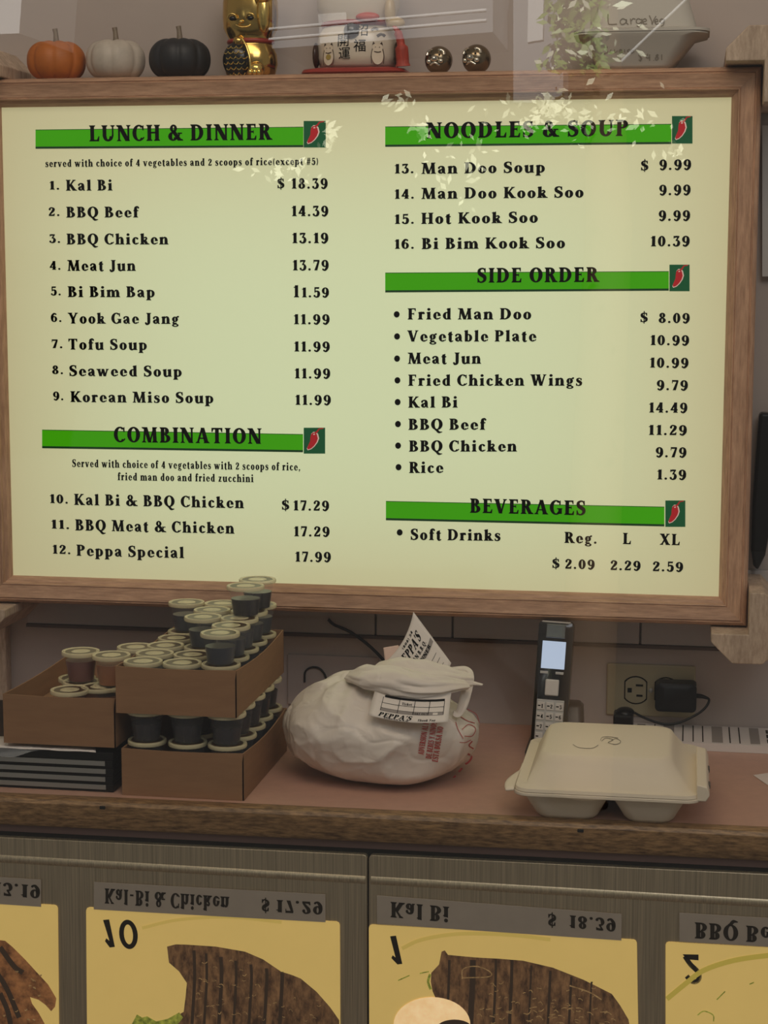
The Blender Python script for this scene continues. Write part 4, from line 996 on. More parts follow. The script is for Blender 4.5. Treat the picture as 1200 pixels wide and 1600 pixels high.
pbox('earpiece', -.0120, 6, .0120, 27, -.0128, -.011, mat('phone_chrome', (.25,.25,.26), .12, metal=.9), .0015)
pbox('screen', -.0155, 32, .0135, 74, -.0130, -.011, mat('phone_screen', (.25,.3,.38), .12, emit=(.42,.50,.66), estr=.8))  # window reflection on the screen painted as a pale blue glow
pbox('soft_key', -.016, 78, -.006, 82, -.0126, -.011, m_psil, .0004)
pbox('soft_key', .003, 78, .013, 82, -.0126, -.011, m_psil, .0004)
pbox('navigation_button', -.0085, 90, .0085, 115, -.0145, -.011, m_pkey, .003)
kp = pbox('keypad_plate', -.0175, 121, .0165, 212, -.0126, -.011, m_psil)
mbl = pm()
for r in range(5):
    for c in range(3):
        u = -.0118+c*.0113; v = 131+r*15.5
        pbox('key', u-.0046, v-6, u+.0046, v+6, -.0138, -.0125, m_pkey, .0016, kp)
        s = '123456789*0#'[r*3+c] if r < 4 else ''
        if s and s not in '*':
            polys, wd = text_polys(s); hh = .0052
            for q in polys: mbl.face([(u+.0003+a*hh*.9, -.0140, pv(v)-hh/2+b_*hh) for a, b_ in q])
        mbl.face([(u-.0038,-.0140,pv(v)-.0006),(u-.0006,-.0140,pv(v)-.0006),(u-.0006,-.0140,pv(v)+.0008),(u-.0038,-.0140,pv(v)+.0008)])
mbl.build('key_lettering', m_ink, kp, smooth=0)
# cradle
pb = at(832,1185,Y=-.09)
cr = thing('phone_cradle', 'dark phone charging cradle on the counter behind the takeout clamshell', 'phone cradle', (pb.x+.03,-.04,ZC))
m_crd = mat('cradle_charcoal', (.045,.036,.03), .35)
mb = MB(); xl = at(819,1160,Y=-.085).x
mb.loft([rr(xl,xl+.072,-.085,.03,.012,ZC+.0003), rr(xl,xl+.072,-.085,.03,.012,ZC+.010), rr(xl+.004,xl+.068,-.080,.028,.012,ZC+.0145)]); mb.build('cradle_base', m_crd, cr, smooth=.7)
mb = MB(); mb.loft([rr(xl+.004,xl+.068,-.015,.028,.008,ZC+.0140), rr(xl+.006,xl+.066,-.0,.028,.008,ZC+.050), rr(xl+.010,xl+.062,.006,.026,.006,ZC+.054)]); mb.build('cradle_back', m_crd, cr, smooth=.7)
# ------------------------------------------------------------------ outlet, plug, cord, papers, cables
m_ivory = mat('ivory_plate', (.42,.36,.225), .4)
oc = at(1017,1078,Y=YW)
ol = thing('wall_outlet', 'ivory duplex outlet plate mounted sideways on the wall under the menu', 'outlet', (oc.x,YW,oc.z))
mb = MB(); mb.loft([rr(oc.x-.0572,oc.x+.0572,0,.0691,.002,0)]) if False else mb.box((oc.x-.0572,YW-.0045,oc.z-.0345),(oc.x+.0572,YW-.0003,oc.z+.0345)); mb.build('cover_plate', m_ivory, ol, smooth=0, bevel=.002)
for cx in (-.0195, .0195):
    mb = MB(); n = 28
    ring = [(max(-.0135,min(.0135,.0172*math.cos(2*PI*i/n))), .0172*math.sin(2*PI*i/n)) for i in range(n)]
    mb.loft([[(oc.x+cx+a, YW-.0062, oc.z+b_) for a, b_ in ring], [(oc.x+cx+a, YW-.004, oc.z+b_) for a, b_ in ring]]); so = mb.build('socket', m_ivory, ol, smooth=.4, bevel=.0006)
    mb = MB()
    for a in (i for i in range(n)): 
        p, q = ring[a], ring[(a+1) % n]; k = 1.10
        mb.face([(oc.x+cx+p[0], YW-.0048, oc.z+p[1]),(oc.x+cx+q[0], YW-.0048, oc.z+q[1]),(oc.x+cx+q[0]*k, YW-.0048, oc.z+q[1]*k),(oc.x+cx+p[0]*k, YW-.0048, oc.z+p[1]*k)])
    mb.box((oc.x+cx-.0105,YW-.0066,oc.z-.003),(oc.x+cx-.0050,YW-.006,oc.z+.003)); mb.box((oc.x+cx+.000,YW-.0066,oc.z+.0055),(oc.x+cx+.0095,YW-.006,oc.z+.0082)); mb.box((oc.x+cx+.001,YW-.0066,oc.z-.0082),(oc.x+cx+.0090,YW-.006,oc.z-.0055))
    mb.build('socket_slot', m_ink, so, smooth=0)
mb = MB(); mb.ball((oc.x,YW-.0045,oc.z), (.003,.0012,.003), 12, 8); mb.build('screw', m_psil, ol)
ac = at(1056,1087,Y=.075)
ad = thing('power_adapter', 'black power adapter plugged into the wall outlet, cord looping to the phone line block', 'power adapter', (ac.x,.09,ac.z))
mb = MB(); a0, a1, z0, z1 = ac.x-.0262, ac.x+.0262, ac.z-.0185, ac.z+.0185
def yz(r): return [(x, 0, y) for x, y, _ in r]
mb.loft([[(x, .0935, y) for x, y, _ in rr(a0+.004,a1-.0,z0+.002,z1-.002,.004,0)], [(x, .088, y) for x, y, _ in rr(a0,a1,z0,z1,.006,0)], [(x, .062, y) for x, y, _ in rr(a0,a1,z0,z1,.006,0)], [(x, .058, y) for x, y, _ in rr(a0+.010,a1-.008,z0+.006,z1-.006,.004,0)]])
mb.build('adapter_body', mat('adapter_black', (.010,.011,.012), .42, spec=.25), ad, smooth=.6)
mb = MB(); cp = spline([at(1085,1087,Y=.076), at(1100,1089,Y=.074), at(1108,1094,Y=.072), at(1100,1108,Y=.066), at(1082,1120,Y=.062), at(1058,1130,Y=.058), at(1035,1131,Y=.056), at(1010,1123,Y=.055), at(992,1114,Y=.054), at(984,1110,Y=.052), at(974,1112,Y=.05), at(966,1120,Y=.048)], 8)
mb.tube(cp, .0016, 10); mb.tube(spline([at(1084,1087,Y=.076), at(1096,1088,Y=.075), at(1106,1091,Y=.0735)], 5), [.0036,.0034,.0032,.003,.003,.0028,.0026,.0024,.0022,.002,.0018], 10) ; mb.build('cord', m_blk, ad, smooth=.9)
bk = at(975,1122,Y=.035)
lb = thing('phone_line_block', 'small black connector block where the adapter cord ends, beside the phone', 'connector', (bk.x,.04,ZC))
mb = MB(); mb.box((bk.x-.0135,.025,ZC+.0003),(bk.x+.0115,.058,bk.z+.006)); mb.build('block_body', m_blk, lb, smooth=0, bevel=.003, bseg=3)
mb = MB(); mb.ball((bk.x+.001,.042,bk.z+.006), (.012,.015,.0065), 16, 10); mb.build('block_cap', m_blk, lb)
# stack of order tickets
xa = at(985,1160,Z=ZC+.010).x
tk = thing('order_ticket_pad', 'white pad of printed order tickets lying against the wall behind the clamshell', 'ticket pad', (.55,.05,ZC))
mb = MB()
rnd2 = random.Random(5)
mb.box((xa,.004,ZC+.0003),(.80,YW-.004,ZC+.0102)); mb.build('paper_stack', mat('ticket_paper', (.72,.66,.62), .7), tk, smooth=0)
mb = MB(); mt = MB(); zt_ = ZC+.0105
def tx(px): return at(px, 1148, Z=zt_).x
for px in (1022,1067,1083,1098,1140,1155): (lambda q: (q.box((tx(px)-.0008,.010,zt_-.0002),(tx(px)+.0008,YW-.008,zt_)), q.build('ticket_line', m_ink2, tk, smooth=0)))(MB())
for a, b_ in ((1036,1053),(1112,1129),(1171,1186)): (lambda q: (q.box((tx(a),.010,zt_-.0002),(tx(b_),YW-.008,zt_)), q.build('ticket_band', m_tone, tk, smooth=0)))(MB())
mt.box((tx(994),.050,zt_-.0002),(tx(1007),YW-.010,zt_))
mt.build('ticket_band', m_tone, tk, smooth=0)
mb = MB()
for i in range(9):
    p = rnd2.uniform(0,1); x = tx(1192)+.004+.006*(i % 3); y = .018+.024*(i//3); mb.box((x,y,zt_-.0002),(x+.003,y+.018,zt_))
mb.build('ticket_lettering', m_ink2, tk, smooth=0)
mb = MB(); pl = [at(1177,1211,Z=ZC+.0008), at(1230,1203,Z=ZC+.0008), at(1236,1240,Z=ZC+.0008), at(1203,1229,Z=ZC+.0008)]
mb.loft([[p-Vector((0,0,.0004)) for p in pl], pl]); c0 = pl[0]
tag(mb.build('paper_slip', mat('slip_white', (.72,.62,.56), .7), loc=tuple(c0), smooth=0), 'corner of a white paper slip on the counter at the right picture edge', 'paper')
# cables on the wall behind the bag
mb = MB(); mb.tube(spline([at(513,968,Y=.083), at(522,976,Y=.080), at(548,988,Y=.080), at(578,1010,Y=.082), at(606,1040,Y=.084), at(626,1075,Y=.086)], 8), .0022, 10)
tag(mb.build('black_cable', m_blk, loc=tuple(at(513,968,Y=.083)), smooth=.9), 'black cable running down the wall behind the takeout bag', 'cable')
mb = MB(); mb.tube(spline([at(476,1066,Y=.094), at(477,1050,Y=.094), at(486,1043,Y=.094), at(498,1044,Y=.094), at(506,1052,Y=.094), at(512,1066,Y=.094)], 8), .0014, 8)
tag(mb.build('cord_loop', m_blk, loc=tuple(at(476,1066,Y=.094)), smooth=.9), 'thin black cord loop on the wall left of the takeout bag', 'cord')
# painted cover board low on the wall behind the bag
a_, b2 = at(449,1022,Y=YW-.004), at(592,1072,Y=YW-.004)
mb = MB(); mb.box((a_.x,YW-.004,b2.z-.03),(b2.x,YW-.0003,a_.z)); tag(mb.build('trim_3', mat('cover_paint', (.42,.36,.33), .7), loc=(a_.x,YW,b2.z), smooth=0, bevel=.001), kind='structure')
# ------------------------------------------------------------------ ornaments standing on top of the menu box
ZT = PH+FW+.0001
def seat(px, Y): return at(px, 110, Y=Y).x
m_stem = mat('pumpkin_stem', (.22,.17,.12), .5, var=.4, vscale=(200,200,60))
def pumpkin(px, w_px, color, label, nl=9, ph=0.0, stemp=0):
    Y = .030; x = seat(px, Y); R_ = w_px*.000825/2; Hh = .0515
    t = thing('small_pumpkin', label, 'pumpkin', (x,Y,ZT), 'small pumpkins on the menu board')
    mb = MB(); n, m_ = 108, 40; rings = []
    for k in range(m_+1):
        th = -PI/2+PI*k/m_; ring = []
        for j in range(n):
            a = 2*PI*j/n
            g = abs(math.cos(nl*(a+ph)/2)); rib = 1-.075*(1-g)**2.0*max(0, math.cos(th))**.4
            r = max(1e-4, math.cos(th))**.62*R_*rib
            z = math.sin(th); z = math.copysign(abs(z)**.9, z)*Hh/2*(1-.16*math.exp(-(r/(R_*.32))**2)*(1 if z > 0 else .5))*(.94+.06*g)
            ring.append((x+r*math.cos(a), Y+r*math.sin(a), ZT+Hh*.485+z))
        rings.append(ring)
    mb.loft(rings); mb.build('pumpkin_body', mat('pumpkin_'+str(px), color, .55, var=.10, vscale=(50,50,50)), t, smooth=1.0)
    mb = MB(); c = (x, Y, ZT+Hh*.80)
    mb.tube([(c[0],c[1],c[2]),(c[0]+.0004,c[1],c[2]+.011),(c[0]-.0002,c[1],c[2]+.019),(c[0]-.0012,c[1],c[2]+.0245)], [.0052,.0036,.0030,.0034], 9); mb.build('pumpkin_stem', m_stem, t, smooth=.8)
pumpkin(88.5, 91, (.46,.13,.015), 'small orange pumpkin on top of the menu board', 8, .2)
pumpkin(181.5, 92, (.50,.44,.37), 'small white pumpkin on top of the menu board between the orange and black ones', 7, .1)
pumpkin(281, 95, (.016,.016,.018), 'small black pumpkin on top of the menu board', 9, .3)

# golden lucky cat
m_gold = mat('polished_gold', (.62,.42,.13), .16, metal=1.0)
m_goldb = mat('bright_gold', (.85,.62,.20), .22, metal=1.0)
m_bl = mat('black_enamel', (.008,.008,.008), .2)
m_cer = mat('cream_ceramic', (.66,.58,.47), .22)
m_redc = mat('red_lacquer', (.30,.03,.02), .35)
Y = .040; x = seat(392, Y); u = .000828
gc = thing('gold_lucky_cat', 'polished gold beckoning cat figurine next to the black pumpkin', 'figurine', (x,Y,ZT))
def gx(px): return x+(px-392)*u
def gz(py): return at(392, py, Y=Y-.02).z
mb = MB()
mb.lathe([(.0001,0),(.026,0),(.0315,.006),(.0345,.018),(.0335,.030),(.0280,.041),(.0262,.046),(.0300,.053),(.0345,.062),(.0355,.076),(.0350,.094),(.0310,.112),(.0200,.124),(.0001,.129)], (x,Y,ZT), 48, 1, .8)
mb.build('cat_body', m_gold, gc, smooth=1.0)
for s in (-1, 1):
    mb = MB(); mb.lathe([(.0001,.026),(.004,.018),(.012,.0)], (x+s*.022,Y,ZT+.112), 20, 1, .6); mb.build('ear', m_gold, gc, smooth=1.0)
mb = MB(); mb.ball((x+.0235,Y-.026,ZT+.078), (.0085,.009,.025), 18, 14); mb.ball((x+.0235,Y-.030,ZT+.098), (.0105,.010,.010), 18, 12); mb.build('raised_paw', m_goldb, gc, smooth=1.0)
mb = MB(); mb.ball((x+.014,Y-.028,ZT+.009), (.0105,.012,.0095), 20, 12)
for s in (-1, 0, 1): mb.ball((x+.014+s*.0055,Y-.0385,ZT+.0045), (.0032,.003,.0042), 10, 8)
mb.build('foot', m_goldb, gc, smooth=1.0)
mb = MB(); mb.ball((x-.012,Y-.0225,ZT+.021), (.0185,.0115,.0225), 26, 18, lambda d: 1); mb.build('black_fish', m_bl, gc, smooth=1.0)
mb = MB()
for r in range(6):
    for c in range(4):
        cx, cz = -.0240+c*.0068+(r % 2)*.0034, .0045+r*.0064
        dx, dz = (cx+.012)/.0185, (cz-.021)/.0225
        if dx*dx+dz*dz > .86: continue
        pts = []
        for i in range(7):
            a = -.5+i/6; X, Zz = cx+.0052*a*1.2, cz-.0022*(1-(2*a)**2)+.0016*a
            q = max(0.0, 1-((X+.012)/.0185)**2-((Zz-.021)/.0225)**2); pts.append((x+X, Y-.0225-.0115*math.sqrt(q)-.0004, ZT+Zz))
        mb.tube(pts, .00075, 6)
mb.build('fish_scale', m_goldb, gc, smooth=1.0)
mb = MB(); mb.tube(spline([(x-.003,Y-.0315,ZT+.046),(x+.003,Y-.0345,ZT+.036),(x+.0075,Y-.037,ZT+.022),(x+.009,Y-.037,ZT+.008)], 8), .0016, 8); mb.build('fish_belly_line', m_goldb, gc, smooth=1.0)
mb = MB(); mb.tube([(x+.0275*math.cos(a), Y+.022*math.sin(a), ZT+.0455) for a in [2*PI*i/40 for i in range(41)]], .0030, 8); mb.build('collar', m_redc, gc, smooth=1.0)
mb = MB(); mb.ball((x-.010,Y-.0225,ZT+.044), .0072, 18, 12); mb.build('bell', m_gold, gc, smooth=1.0)
mb = MB()
for s in (-1, 1):
    cx = x-.005+s*.0115
    mb.tube(spline([(cx-.006,Y-.0285,ZT+.071),(cx-.003,Y-.0300,ZT+.076),(cx+.003,Y-.0300,ZT+.076),(cx+.006,Y-.0285,ZT+.071)], 6), .0012, 8)
mb.tube(spline([(x-.0115,Y-.0300,ZT+.063),(x-.005,Y-.0310,ZT+.0605),(x+.003,Y-.0310,ZT+.0605),(x+.0075,Y-.030,ZT+.063)], 6), .0011, 8)
mb.ball((x-.005,Y-.0295,ZT+.067), (.0032,.003,.0024), 12, 8); mb.build('face_relief', m_goldb, gc, smooth=1.0)
mb = MB()
for s in (-1, 1): mb.ball((x-.005+s*.0115,Y-.0275,ZT+.0715), (.0042,.0024,.0030), 14, 10)
mb.build('eye', m_bl, gc, smooth=1.0)

# white ceramic lucky cat on a red cushion
Y = .046; x = seat(560, Y)
cu = thing('red_cushion', 'flat red cushion under the white ceramic cat', 'cushion', (x,Y,ZT))
mb = MB(); mb.loft([rr(x-.060,x+.060,Y-.042,Y+.042,.012,ZT), rr(x-.066,x+.066,Y-.048,Y+.045,.016,ZT+.003), rr(x-.064,x+.064,Y-.046,Y+.044,.016,ZT+.0068), rr(x-.050,x+.050,Y-.036,Y+.036,.014,ZT+.0095)]); mb.build('cushion_pad', m_redc, cu, smooth=1.0)
Z2 = ZT+.0096
wc = thing('white_lucky_cat', 'white ceramic beckoning cat figurine with painted characters on its belly', 'figurine', (x,Y,Z2))
mb = MB(); mb.lathe([(.0001,0),(.040,0),(.0490,.004),(.0525,.014),(.0525,.030),(.0500,.042),(.0450,.050),(.043,.055),(.047,.062),(.052,.075),(.053,.094),(.047,.112),(.030,.124),(.0001,.128)], (x,Y,Z2), 56, 1, .72); mb.build('cat_body', m_cer, wc, smooth=1.0)
for s in (-1, 1):
    mb = MB(); mb.lathe([(.0001,.030),(.006,.020),(.016,.0)], (x+s*.030,Y,Z2+.108), 20, 1, .6); mb.build('ear', m_cer, wc, smooth=1.0)
    mb = MB(); mb.ball((x+s*.0515,Y-.012,Z2+.017), (.0042,.012,.016), 18, 12); mb.build('paw_mark', mat('dark_brown_glaze', (.05,.025,.02), .25), wc, smooth=1.0)
mb = MB(); mb.tube([(x+.0435*math.cos(a), Y+.0325*math.sin(a), Z2+.0545) for a in [2*PI*i/48 for i in range(49)]], .0036, 10); mb.build('collar', m_redc, wc, smooth=1.0)
mb = MB(); mb.ball((x-.002,Y-.036,Z2+.0435), .0098, 20, 14); mb.build('bell', mat('dark_bell', (.10,.10,.10), .3, metal=.6), wc, smooth=1.0)
mb = MB(); mb.loft([rr(x+.010,x+.034,-.0005,.0105,.003,0)]) if False else mb.ball((x+.018,Y-.036,Z2+.060), (.015,.006,.0055), 16, 10); mb.build('bow', mat('red_bow', (.55,.08,.05), .4), wc, smooth=1.0)
mb = MB(); mb.ball((x+.045,Y-.030,Z2+.066), (.007,.009,.020), 16, 12, lambda d: 1); mb.ball((x+.052,Y-.030,Z2+.052), (.012,.009,.008), 16, 10); mb.build('raised_paw', mat('tan_glaze', (.55,.42,.25), .3), wc, smooth=1.0)
# red tassel at its side
mb = MB(); mb.tube(spline([(x+.048,Y-.034,Z2+.052),(x+.056,Y-.036,Z2+.040),(x+.0605,Y-.036,Z2+.022),(x+.062,Y-.034,Z2+.000)], 6), [.003]*6+[.005]*6+[.008]*6+[.0095], 12); mb.build('tassel', mat('red_tassel', (.38,.05,.03), .6, var=.3, vscale=(300,300,30)), wc, smooth=1.0)
# belly paintings and characters follow the belly surface
bodyR = lambda z: (.0525 if z < .030 else .0525-(z-.030)*.30)
def belly(dx, z, lift=.0006):
    r = bodyR(z)+lift; dx = max(-r*.98, min(r*.98, dx)); return (x+dx, Y-.72*math.sqrt(max(0, r*r-dx*dx))-.0002, Z2+z)
def bface(mb, pts, lift=.0006): mb.face([belly(a, z, lift) for a, z in pts])
def bstroke(mb, pts, wd, lift=.0006, k=5):
    q = spline([(a, b_, 0) for a, b_ in pts], k)
    for i in range(len(q)-1):
        t_ = (q[i+1]-q[i]).normalized(); nn = Vector((-t_.y, t_.x, 0))*wd/2
        bface(mb, [(p.x, p.y) for p in (q[i]+nn, q[i+1]+nn, q[i+1]-nn, q[i]-nn)], lift)
def hanzi(mb, ch, dx, z, s):
    """one character cut from the built-in font, laid on the belly"""
    c = bpy.data.curves.new('glyph', 'FONT'); c.body = ch; c.size = 1; c.resolution_u = 3
    o = bpy.data.objects.new('glyph', c); me = o.to_mesh()
    xs_ = [v.co.x for v in me.vertices]; ys_ = [v.co.y for v in me.vertices]
    if xs_:
        cx, cy = (min(xs_)+max(xs_))/2, (min(ys_)+max(ys_))/2; k = s/max(max(ys_)-min(ys_), max(xs_)-min(xs_))
        for p in me.polygons:
            bface(mb, [(dx+(me.vertices[i].co.x-cx)*k, z+(me.vertices[i].co.y-cy)*k) for i in p.vertices], .0008)
    o.to_mesh_clear(); bpy.data.objects.remove(o); bpy.data.curves.remove(c)
mb = MB()
U = .000828
def bz(py): return (108-py)*U-.0015
for ch, px, py in (('開',545,72),('運',547,91),('招',573,57),('福',570,80)): hanzi(mb, ch, (px-560)*U, bz(py)+.004, .0148)
mb.build('belly_character', m_ink, wc, smooth=0)
m_pale = mat('pale_glaze', (.74,.64,.50), .3)
for px in (521, 596):
    dx = (px-560)*U; mb = MB()
    bface(mb, [(dx+.0068*math.cos(a), .0135+.0105*math.sin(a)) for a in [2*PI*i/24 for i in range(24)]], .0007)
    bface(mb, [(dx+.0062*math.cos(a), .0235+.0052*math.sin(a)) for a in [2*PI*i/20 for i in range(20)]], .0008)
    mb.build('painted_cat', m_pale, wc, smooth=0)
mb = MB()
for px in (521, 596):
    dx = (px-560)*U
    for s in (-1, 1): bstroke(mb, [(dx+s*.007,.004),(dx+s*.0074,.014),(dx+s*.0060,.022)], .0007, .0009); bface(mb, [(dx+s*.0062,.0262),(dx+s*.0050,.0305),(dx+s*.0028,.0280)], .0009); bstroke(mb, [(dx+s*.003,.0235),(dx+s*.0018,.0240)], .0008, .001)
    bstroke(mb, [(dx-.004,.0185),(dx,.0176),(dx+.004,.0185)], .0010, .001)
bstroke(mb, [(.022,.044),(.026,.047),(.030,.0455)], .003, .0008); bstroke(mb, [(.029,.037),(.034,.040),(.038,.0375)], .0036, .0008)
mb.build('painted_outline', mat('brown_paint', (.06,.035,.02), .4), wc, smooth=0)
mb = MB(); dx = (521-560)*U
bface(mb, [(dx+.0036*math.cos(a), .0130+.0034*math.sin(a)) for a in [2*PI*i/16 for i in range(16)]], .0011); mb.build('painted_coin', m_goldb, wc, smooth=0)

# two bronze bear balls
m_brz = mat('dark_bronze', (.22,.17,.11), .2, metal=.9)
m_chr = mat('pale_chrome', (.80,.76,.66), .15, metal=1.0)
def bear(px, label, d_px, turn):
    Y = .012; x = seat(px, Y); R_ = d_px*.000815/2
    t = thing('bear_ball', label, 'ornament', (x,Y,ZT), 'bronze bear balls on the menu board')
    mb = MB(); mb.ball((x,Y,ZT+R_*.93), R_, 36, 24); mb.build('ball_body', m_brz, t, smooth=1.0)
    def onb(a, b_, k=1.0): return Vector((x+R_*k*math.sin(a+turn)*math.cos(b_), Y-R_*k*math.cos(a+turn)*math.cos(b_), ZT+R_*.93+R_*k*math.sin(b_)))
    for s in (-1, 1):
        mb = MB(); mb.tube(spline([onb(s*.75,.28), onb(s*.72,.55), onb(s*.45,.68), onb(s*.30,.58)], 6), .0020, 8); mb.build('ear', m_chr, t, smooth=1.0)
    mb = MB(); p = onb(0,.02,.93); mb.ball(tuple(p), (.0052,.0050,.0042), 18, 12); mb.build('snout', m_chr, t, smooth=1.0)
    mb = MB()
    for s in (-1, 1): mb.ball(tuple(onb(s*.13,.06,1.18)), .0009, 8, 6); mb.ball(tuple(onb(s*.38,.28,1.0)), .0014, 10, 8)
    mb.build('eye', m_bl, t, smooth=1.0)
    for s in (-1, 1):
        mb = MB(); mb.ball(tuple(onb(s*.48,-.16,.97)), (.0034,.0030,.0030), 14, 10); mb.build('cheek', m_chr, t, smooth=1.0)
    mb = MB(); mb.tube(spline([onb(-.35,-.42), onb(-.1,-.30), onb(.1,-.30), onb(.38,-.46)], 6), .0014, 8); mb.build('paw_line', m_chr, t, smooth=1.0)
bear(685.5, 'dark bronze bear ball on the menu board, next to the white cat', 42, -.20)
bear(744.5, 'dark bronze bear ball on the menu board, next to the marked paper bowl box', 43.5, -.35)

# paper clamshell with pencilled prices
Y = .026; x = seat(999, Y); m_pulp = mat('grey_pulp', (.52,.49,.43), .7, bump=.06, bscale=300)
pb_ = thing('paper_takeout_box', 'pale paper takeout box with handwritten price on top of the menu board', 'takeout box', (x,Y,ZT))
yb0, yb1 = Y-.042, Y+.046
mb = MB(); mb.loft([rr(x-.048,x+.036,yb0+.010,yb1-.010,.012,ZT), rr(x-.050,x+.040,yb0+.006,yb1-.006,.014,ZT+.004), rr(x-.066,x+.066,yb0-.002,yb1,.018,ZT+.036), rr(x-.078,x+.081,yb0-.006,yb1,.020,ZT+.0395), rr(x-.078,x+.081,yb0-.006,yb1,.020,ZT+.0415)]); lo = mb.build('box_base', m_pulp, pb_, smooth=.9)
mb = MB(); mb.loft([rr(x-.078,x+.083,yb0-.007,yb1,.020,ZT+.0420), rr(x-.078,x+.083,yb0-.007,yb1,.020,ZT+.0450), rr(x-.060,x+.068,yb0+.002,yb1-.006,.020,ZT+.0475), rr(x-.046,x+.056,yb0+.012,yb1-.014,.022,ZT+.088), rr(x-.042,x+.052,yb0+.016,yb1-.018,.020,ZT+.0945)]); up_ = mb.build('box_lid', m_pulp, pb_, smooth=.9)
# handwriting: pen strokes laid on the sloping front faces
def hand(mb, strokes, Yof):
    for pts in strokes:
        q = spline([(a, b_, 0) for a, b_ in pts], 6)
        for i in range(len(q)-1):
            t_ = (q[i+1]-q[i]).normalized() if (q[i+1]-q[i]).length > 1e-6 else Vector((1,0,0)); nn = Vector((-t_.y, t_.x, 0))*.75
            mb.face([Yof(p.x, p.y) for p in (q[i]+nn, q[i+1]+nn, q[i+1]-nn, q[i]-nn)])
def front_y(ob):
    bv = BVHTree.FromPolygons([v.co+Vector(pb_.location) for v in ob.data.vertices], [tuple(p.vertices) for p in ob.data.polygons])
    def Yf(px, py):
        d = (_fw + CR*((px-600)/FPX) - CU*((py-800)/FPX)).normalized(); h = bv.ray_cast(CAM, d)
        return (h[0]-d*.0008) if h[0] is not None else at(px, py, Y=Y-.045)
    return Yf
mb = MB()
hand(mb, [[(950,22),(950,31),(951,38)],[(951,38),(958,38),(964,37.5)],
  [(978,31),(973,29),(969,33),(971,38),(977,36),(979,30)],[(979,30),(979,36),(982,38)],[(985,29),(986,38)],[(986,33),(989,29),(993,30)],
  [(1002,31),(997,29),(994,33),(997,37),(1002,34)],[(1003,29),(1002,38),(998,42),(995,40)],[(1004,34),(1010,32.5),(1008,29),(1004,32),(1006,37),(1011,37)],
  [(1014.5,24),(1018,32),(1019,38)],[(1019,38),(1022,30),(1025,25)],[(1023,34),(1028,33),(1026,29.5),(1023,33),(1025,37.5),(1029,37)],[(1038,31),(1033,29.5),(1031,33),(1034,36),(1038,33)],[(1038,29.5),(1037,38),(1033,41)]], front_y(up_))
mb.build('lid_handwriting', m_pencil, up_, smooth=0)
mb = MB()
hand(mb, [[(943,74),(949,73),(947,77),(950,81),(943,84)],[(955,77),(953,82),(957,83)],[(960,77),(961,82),(965,79)],[(967,81),(972,79),(969,77),(968,82),(973,82)],[(976,77),(976,82)],[(984,77),(980,79),(983,82)],[(990,78),(986,79),(987,83),(991,80)],
  [(1003,85),(998,86),(1001,89),(1003,92),(998,94)],[(1000,83),(1001,96)],[(1012,84),(1010,90),(1016,90)],[(1015,85),(1015,95)],[(1021,94),(1021.5,94.8)],[(1028,85),(1025,87),(1029,91),(1026,94),(1024,91),(1028,87),(1028,85)],[(1034,85),(1034,94)]], front_y(lo))
mb.build('base_handwriting', m_pencil, lo, smooth=0)

# ------------------------------------------------------------------ right edge: black holder and a hanging paper on the wall
o_ = [(1187,645),(1226,647),(1212,780),(1196,868),(1184,892),(1177,884),(1174,860),(1176,790),(1183,690)]
v = [at(x, y, Y=.066) for x, y in reversed(o_)]; c0 = v[0]
mb = MB(); mb.loft([v, [p+Vector((0,.026,0)) for p in v]])
tag(mb.build('wall_holder', m_blk, loc=tuple(c0), smooth=0, bevel=.004, bseg=3), 'slim black tapered holder hanging tilted on the wall at the right picture edge', 'holder')
pts = [at(1191,432,Y=.088), at(1260,432,Y=.088), at(1262,196,Y=.088), at(1191,196,Y=.088)]
mb = MB(); mb.loft([[p for p in pts], [p+Vector((0,.0006,0)) for p in pts]]); c0 = pts[0]
tag(mb.build('hanging_paper', mat('wall_paper_white', (.58,.55,.52), .7), loc=tuple(c0), smooth=0), 'white sheet of paper on the wall at the right edge above the black holder', 'paper')
# ------------------------------------------------------------------ the shop window the photograph looks through, and the street it mirrors
YG = -1.25
m_glass = bpy.data.materials.new('window_glass'); m_glass.use_nodes = True
nt = m_glass.node_tree; N = nt.nodes; L = nt.links; N.remove(N['Principled BSDF'])
t_ = N.new('ShaderNodeBsdfTransparent'); t_.inputs[0].default_value = (.97,.985,.975,1)
g_ = N.new('ShaderNodeBsdfGlossy'); g_.inputs['Roughness'].default_value = 0.0; g_.inputs[0].default_value = (1,1,1,1)
mx = N.new('ShaderNodeMixShader'); mx.inputs[0].default_value = .06
L.new(t_.outputs[0], mx.inputs[1]); L.new(g_.outputs[0], mx.inputs[2]); L.new(mx.outputs[0], N['Material Output'].inputs[0])
mb = MB(); mb.face([(-2.4,YG,ZF+.3), (2.6,YG,ZF+.3), (2.6,YG,1.7), (-2.4,YG,1.7)])
tag(mb.build('window_1', m_glass, loc=(0,YG,ZF+.3), smooth=0, recalc=False), kind='structure')
def mirror(px, py, Y):
    """the point of the street at depth y=Y whose mirror image in the window falls on pixel px, py"""
    p = at(px, py, Y=2*YG-Y); return Vector((p.x, Y, p.z))
m_white = mat('white_siding', (.80,.82,.86), .6)
m_grey = mat('grey_awning', (.34,.36,.40), .7)
m_trunk = mat('bark', (.12,.08,.05), .8)
def slab(name, label, cat, pts, Y, th, m, group=None):
    v = [mirror(x, y, Y) for x, y in pts]; mb = MB()
    mb.loft([v, [p-Vector((0,th,0)) for p in v]]); o = mb.build(name, m, loc=tuple(v[0]), smooth=0); return tag(o, label, cat, group)
slab('awning', 'long pale awning across the street mirrored above the white cat', 'awning', [(425,-60),(770,-60),(770,50),(425,76)], -7.0, .6, m_grey)
